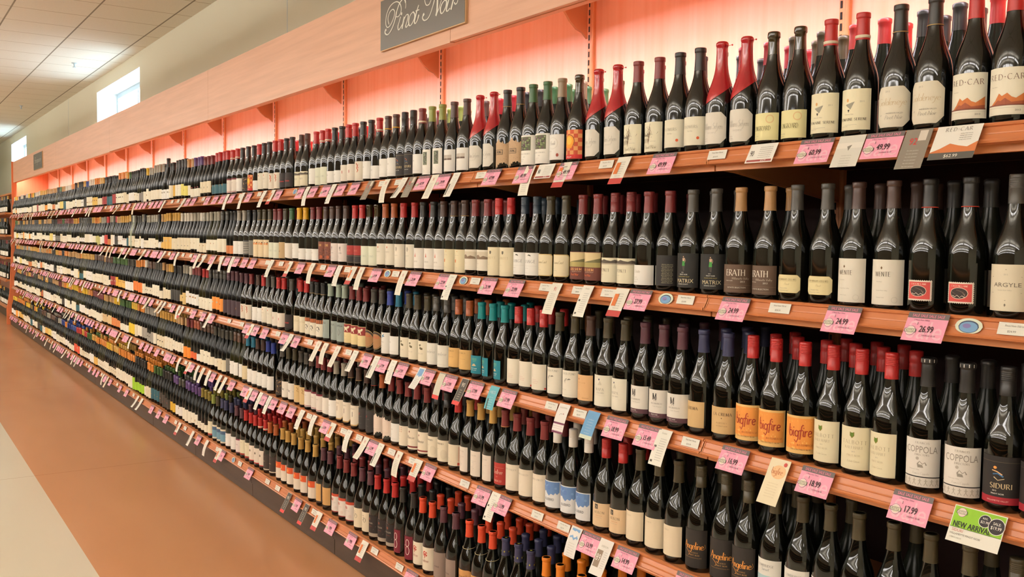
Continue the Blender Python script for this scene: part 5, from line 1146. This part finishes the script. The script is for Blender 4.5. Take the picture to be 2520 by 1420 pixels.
def tag_mesh(kind, var, tiltv, curl):
    key = (kind, var, tiltv, curl)
    if key in TMESH: return TMESH[key]
    if kind == 'P': a, H = pink(var)
    elif kind == 'W': a, H = white_small()
    elif kind == 'N': a, H = arrival()
    elif kind == 'R': a, H = roundel()
    elif kind == 'B':                               # far ones: plain pink tag with its grey heading
        a = Art(); H = .068; vcard(a, .09, H, PK); a.rect(-.045, -.013, .045, 0, (150, 120, 124)); a.sans(var, 0, -.045, .014, (120, 60, 70), 2, xs=.7)
    elif kind == 'C': a = Art(); H = .11; vcard(a, .056, H, {'a': (230, 224, 206), 'b': (222, 204, 176), 'c': (190, 180, 160)}[var]); a.rect(-.02, -.07, .02, -.04, (196, 186, 164))
    else:
        sz = {'w': (.054, .108), 'n': (.054, .112), 'r': (.06, .095), 'g': (.062, .10), 'k': (.05, .11), 'b': (.06, .092), 't': (.056, .09), 'd': (.056, .1), 'f': (.062, .12), 'u': (.056, .1), 'e': (.06, .115), 'c': (.1, .082), 'q': (.088, .056), 's': (.07, .085)}[var]
        a, H = talk(var, *sz)
    TMESH[key] = a.onto(hang(math.radians(tiltv), curl), 'shelf_tag', eps=.00025); return TMESH[key]
TROWS = [
 "2367 Tc;2267 Tg;2184 P49.99;2103 Ts;2016 P60.99;1885 Tq;1768 W;1640 P49.99;1541 Tr;1495 W;1405 P49.99;1398 Tr;1350 Tq;1310 Tn;1298 P49.99;1220 P47.99;1186 W;1128 Tw;1098 P39.99;1075 Tn;1048 P45.99;1020 Tg;1000 Tw;983 W;957 Tn;943 W;917 Tg;880 P36.99;846 P36.99;826 Tw;808 P45.99;778 P41.99;762 Tw;746 P41.99;728 R;692 P39.99;676 Tr;655 Tw;640 W;618 P39.99;602 Tw;594 W;577 P34.99;564 Tw;554 P39.99;536 P39.99;516 P29.99;502 W;482 P29.99;468 P34.99;457 Tw;440 W;425 W;408 Tw",
 "2500 W;2388 R;2290 P26.99;2083 P24.99;1922 W;1816 P24.99;1690 W;1642 R;1582 P27.99;1536 Tr;1500 W;1452 Tw;1427 W;1375 Tn;1345 W;1276 P22.99;1210 P21.99;1172 W;1143 R;1119 Tw;1100 P22.99;1027 P21.99;999 Tn;976 W;956 R;932 P19.99;895 Tn;875 Tr;857 W;840 Tw;822 P21.99;797 W;774 Tn;746 P19.99;719 Tr;694 W;673 Tw;660 W;628 P19.99;608 P24.99;588 P22.99;577 Tw;565 P23.99;552 Tw;546 W;532 Tn;528 P21.99;508 Tw;502 W;493 Tn;484 P19.99;471 W;452 W;441 Tw;431 P19.99;418 W;408 Tw",
 "2418 N;2252 P17.99;2018 P18.99;1926 Tf;1815 P16.99;1702 W;1642 Tw;1604 P15.49;1524 P18.99;1466 Tb;1430 W;1394 Td;1360 W;1258 P17.99;1222 Tt;1178 P17.99;1149 Tk;1115 P17.99;1093 Tk;1062 P19.99;1043 Tu;997 P17.99;973 Tw;950 P17.99;932 Tw;910 P19.99;879 Tw;860 W;836 Tn;806 Tn;789 Tn;765 W;736 P17.99;720 Tw;706 P17.99;686 W;658 P17.99;636 P19.99;624 Tr;614 P17.99;597 W;566 W;528 P18.99;520 Tw;506 P19.99;482 P17.99;464 W;452 Tr;444 Tw;431 P17.99;420 W;408 Tw",
 "1700 P12.99;1550 P14.99;1498 Te;1462 P13.99;1424 Tu;1390 W;1325 W;1245 P13.99;1225 Tw;1195 P11.99;1146 W;1064 P12.99;1034 Tr;1018 W;988 Tn;966 W;942 Tw;924 P12.99;905 Tn;886 W;864 Tw;848 W;824 Tr;808 P13.99;778 Tw;763 W;748 Tw;724 P12.99;702 P15.99;680 P14.99;668 Tw;655 P13.99;646 Tw;632 P13.99;620 Tr;609 P12.99;577 P15.99;558 Tn;546 Tw;530 P12.99;519 Tw;504 Tn;491 Tw;478 P11.99;470 Tr;459 W;446 Tw;432 P13.99;422 P12.99",
 "1018 P9.99;985 W;924 W;902 Tr;872 P9.99;822 P9.99;790 Tr;776 W;759 Tk;738 P11.99;716 Tk;685 W;660 W;620 P9.99;592 W;576 R;552 P9.99;545 Tr;537 W;513 Tw;494 P9.99;478 Tw;457 W;445 Tr;434 W;414 P11.99;396 P9.99;378 P9.99;352 Tw;342 Tw;330 W;316 P9.99;300 P9.99;290 W;276 P8.99"]
TALKN = {'w': 'white hanging review card with narrow bottle picture', 'n': 'white hanging review card with red score', 'r': 'pale hanging card with red foot band', 'g': 'grey-brown hanging card with red score', 'k': 'dark hanging card with red foot',
 'b': 'blue hanging card', 't': 'teal hanging card', 'd': 'white hanging card with purple striped foot', 'f': 'cream hanging card with orange handwriting', 'u': 'white hanging card with blue wash picture', 'e': 'white hanging card with brown score box',
 'c': 'wide white card with orange hills and dark price bar', 'q': 'wide white review card with black score', 's': 'pale grey folded card with triangle emblem'}
TAGS = []
def put_tag(r, px, kind, var):
    Y = YS[r]-.006; X = x_at(px, Y, ZS[r])
    if kind in 'PBN': tl, cu = random.choice([27, 28, 29]), 0.
    elif kind in 'WR': tl, cu = 20, 0.
    elif var in ('c', 'q', 's', 'g', 'f', 'r'): tl, cu = 28, 0.
    else: tl, cu = random.choice([(30, -3.), (34, -5.), (28, 2.), (28, 0.), (31, -2.)])
    m_ = tag_mesh(kind, var, tl, cu)
    nm = {'P': 'sale_tag', 'B': 'sale_tag', 'W': 'price_card', 'N': 'arrival_card', 'R': 'shelf_sticker', 'T': 'shelf_card', 'C': 'shelf_card'}[kind]
    o = bpy.data.objects.new(nm, m_); COL.objects.link(o)
    off = {'P': -.0025, 'B': -.0025, 'N': -.004, 'T': -.003, 'C': -.003, 'W': .0, 'R': .0005}[kind]
    dz = -.006 if kind in 'WR' else -.0005
    n_ = sum(1 for t in TAGS if t[0] == r and abs(t[1]-X) < .08)
    o.location = (X, Y+off-.0006*n_, ZS[r]+dz); o.rotation_euler = (0, 0, math.radians(random.uniform(-1, 2)) if kind not in 'WR' else 0)
    TAGS.append((r, X, kind, var, o)); return o
ALL = []
for r, txt in enumerate(TROWS):
    for e in txt.split(';'):
        px, k = e.split(); kind, var = k[0], k[1:]
        ALL.append((r, float(px), kind, var, put_tag(r, float(px), kind, var)))
def near_bottle(r, X):
    return min(BOT[r], key=lambda q: abs(q[1]-X))
used_l = {}
for r, px, kind, var, o in ALL:
    nb = near_bottle(r, o.location.x); far = abs(nb[1]-o.location.x) > .2
    core = {'P': 'pink sale tag reading %s' % var, 'W': 'small white price card', 'N': 'green and white new-arrival sale card', 'R': 'round blue-green sticker'}.get(kind) or TALKN[var]
    cat = {'P': 'sale tag', 'W': 'price card', 'N': 'sale card', 'R': 'sticker', 'T': 'shelf card'}[kind]
    grp = {'P': 'pink sale tags', 'W': 'white price cards', 'N': None, 'R': 'round stickers', 'T': 'hanging shelf cards'}[kind]
    rail = RN[r].replace(' shelf', '')+' rail'
    key = (core, r)
    used_l.setdefault(key, []).append((px, o, cat, grp, rail, nb, far))
for (core, r), lst in used_l.items():
    lst.sort(key=lambda q: -q[0])
    for j, (px, o, cat, grp, rail, nb, far) in enumerate(lst):
        if len(lst) == 1: lab = '%s on the %s' % (core, rail)
        else: lab = '%s, %s such from right on the %s' % (core, nth(j+1), rail)
        tag(o, lab, cat, (grp+' on the '+rail) if grp else None)
# the crowded far ends of the rails
for r in range(5):
    far0 = (400, 400, 400, 415, 268)[r]; X = x_at(far0, YS[r], ZS[r]); n = 0
    while X > XEND+.1:
        px = proj_x(X, YS[r], ZS[r]); k = rnd.random()
        if k < .55: kind, var = 'B', rnd.choice(['17.99', '14.99', '19.99'])
        elif k < .85: kind, var = 'C', rnd.choice('aaabc')
        else: kind, var = 'W', ''
        o = put_tag(r, px, kind, var); rail = RN[r].replace(' shelf', '')+' rail'
        w_ = {'B': 'tiny pink sale tag', 'C': 'tiny pale hanging card', 'W': 'tiny white price card'}[kind]
        tag(o, w_+' in the crowded far end of the '+rail, {'B': 'sale tag', 'C': 'shelf card', 'W': 'price card'}[kind], w_+'s, far end of the '+rail)
        X -= rnd.choice([.10, .12, .14, .17, .22])*(1.25 if px < 150 else 1.)
print('tags', len(TAGS))

# ------------------------------------------------------------------ hanging signs on the canopy
SY = HY-.012
def sign(xl, xr, z0, z1, label, art_fn):
    t = thing('aisle_sign', label, 'sign', ((xl+xr)/2, SY, z0))
    W = xr-xl; H = z1-z0
    b = MB(); b.box(-W/2, W/2, 0, .0115, 0, H, mat('sign_edge_wood', (196, 160, 118), .4)); b.box(-W/2+.004, W/2-.004, -.0012, 0, .004, H-.004, mat('sign_face_grey_brown', (84, 78, 70), .3)); b.obj('board', t)
    a = Art(); art_fn(a, (xl+xr)/2, z0, W, H)
    o = bpy.data.objects.new('lettering', a.onto(lambda u, v, off: (u, -.0018-off, v), 'lettering')); COL.objects.link(o); o.parent = t
def cr_spline(p, n=7):
    out = []; P = [p[0]]+list(p)+[p[-1]]
    for i in range(1, len(P)-2):
        for k in range(n):
            t = k/n; a, b_, c, d = P[i-1], P[i], P[i+1], P[i+2]
            out.append(tuple(.5*((2*b_[j])+(-a[j]+c[j])*t+(2*a[j]-5*b_[j]+4*c[j]-d[j])*t*t+(-a[j]+3*b_[j]-3*c[j]+d[j])*t**3) for j in (0, 1)))
    out.append(tuple(p[-1])); return out
PINOT = [
 ([(520, 540), (500, 470), (500, 380), (540, 265), (600, 208), (640, 245), (638, 330), (600, 450), (545, 560), (490, 608), (455, 570), (447, 480), (465, 330), (520, 180), (600, 80), (690, 38), (760, 80), (788, 180), (775, 290), (725, 365), (680, 372)], .0042, .0026),
 ([(886, 60), (872, 5), (845, -22), (800, 5), (745, 90), (690, 250), (660, 400), (620, 540), (570, 660), (520, 740), (475, 770), (435, 740), (432, 690), (448, 650)], .0066, .0030),
 ([(870, 0), (886, 60), (889, 120), (882, 188)], .0030, .0022),
 ([(448, 690), (446, 640)], .009, .006),
 ([(775, 370), (745, 480), (716, 590), (732, 662), (785, 590), (850, 470)], .0060, .0022), ([(790, 335), (803, 275)], .0070, .006),
 ([(858, 372), (835, 470), (806, 640)], .0068, .004), ([(815, 590), (850, 440), (900, 335), (936, 322), (942, 375), (908, 500), (888, 575), (905, 603), (960, 520)], .0060, .0020),
 ([(1052, 260), (990, 335), (955, 450), (960, 545), (990, 568), (1040, 500), (1082, 400), (1085, 310), (1052, 260)], .0062, .0020),
 ([(1178, 110), (1140, 225), (1102, 380), (1082, 475), (1100, 522), (1145, 450), (1180, 325)], .0068, .0020), ([(1108, 246), (1190, 212)], .0034, .0030),
 ([(1292, 300), (1262, 370), (1270, 428), (1310, 453), (1380, 408), (1440, 290), (1490, 130), (1530, -20), (1570, -160)], .0050, .0028), ([(1292, 345), (1278, 300)], .009, .006),
 ([(1570, -200), (1592, -60), (1590, 80), (1580, 250), (1556, 352)], .0086, .006), ([(1556, 352), (1620, 200), (1680, 0), (1740, -180), (1830, -290)], .0034, .0026),
 ([(1330, -160), (1310, -10), (1330, 90), (1362, 118), (1412, 88), (1460, -20), (1540, -170)], .0036, .0026),
 ([(1762, -5), (1700, 70), (1660, 180), (1662, 270), (1692, 298), (1742, 230), (1785, 120), (1792, 30), (1762, -5)], .0066, .0022),
 ([(1858, -60), (1812, 110), (1790, 215), (1814, 248), (1865, 180)], .0066, .0022),
 ([(1970, -110), (1915, 110), (1888, 215)], .0072, .005), ([(1905, 150), (1950, 0), (2010, -110), (2050, -130)], .0036, .0022), ([(1965, 50), (1985, 92), (2020, 70), (2045, 0)], .0046, .0026)]
def art_pinot(a, xc, z0, W, H):
    for pts, th, tn in PINOT:
        q = []
        for cx, cy in (cr_spline(pts) if len(pts) > 2 else pts):
            p = on_y(900+cx/9, cy/9, SY-.0015); q.append((p.x-xc, p.z-z0))
        a.stroke(q, th*1.45, tn*1.5, (226, 226, 212), 1, 'pen')
    # unseen tops stay on the board
    a.p = [([(u, min(v, H-.006)) for u, v in vs], fs, c, L) for vs, fs, c, L in a.p]
sx0 = on_y(936, 128, SY).x; sx1 = on_y(1145, 57, SY).x; sz0 = on_y(936, 128, SY).z; sz1 = on_y(936, 3, SY).z
sign(sx0, sx1, sz0, sz1, 'dark grey-brown sign with large white script reading Pinot Noir', art_pinot)
tx0 = on_y(83, 420, SY).x; tx1 = on_y(104, 412, SY).x; tz0 = on_y(83, 420, SY).z; tz1 = on_y(82, 381, SY).z
def art_small(a, xc, z0, W, H): a.script('Burgundy', .0, H*.42, H*.36, (222, 222, 208), 1, th=.1, xs=W/(H*1.9))
sign(tx0, tx1, tz0, tz1, 'small distant grey sign with pale script near the left end', art_small)

# ------------------------------------------------------------------ neighbouring shelving beyond the end panel
t = thing('shelving_unit', 'distant orange wine shelving beyond the tall end panel', 'shelf', (0, 0, 0))
b = MB(); b.box(FX0, FX1, 2.45, 2.47, .02, CH+.62, M_PANEL); b.obj('back_panel', t)
for z in FZ+[CH+.68]:
    b = MB(); b.box(FX0, FX1, 1.94 if z < 2.2 else 2.1, 2.45, z-.03, z, M_SHELF); s = b.obj('shelf', t)
    if z < 2.2: b = MB(); b.prism(rail_prof(1.93, z+.004), FX0, FX1, M_RAIL); b.obj('price_rail', s)
b = MB(); b.box(FX0, FX1, 1.96, 1.98, 0, FZ[4]-.03, M_KICK); b.obj('kick_board', t)
for q in (FX0, (FX0+FX1)/2, FX1-.03):
    b = MB(); b.box(q, q+.03, 2.42, 2.45, .1, CH+.62, M_METAL); b.obj('upright', t)
# low shelving across the aisle, behind the viewer: seen only as reflections in the glass
t = thing('shelving_unit', 'dark shelving across the aisle behind the viewer, outside the picture', 'shelf', (0, 0, 0))
b = MB(); b.box(-16, 3.5, -3.4, -3.36, 0, 1.5, M_KICK); b.obj('back_panel', t)
for z in (.2, .62, 1.04, 1.46):
    b = MB(); b.box(-16, 3.5, -3.36, -2.9, z-.03, z, M_SHELF); b.obj('shelf', t)
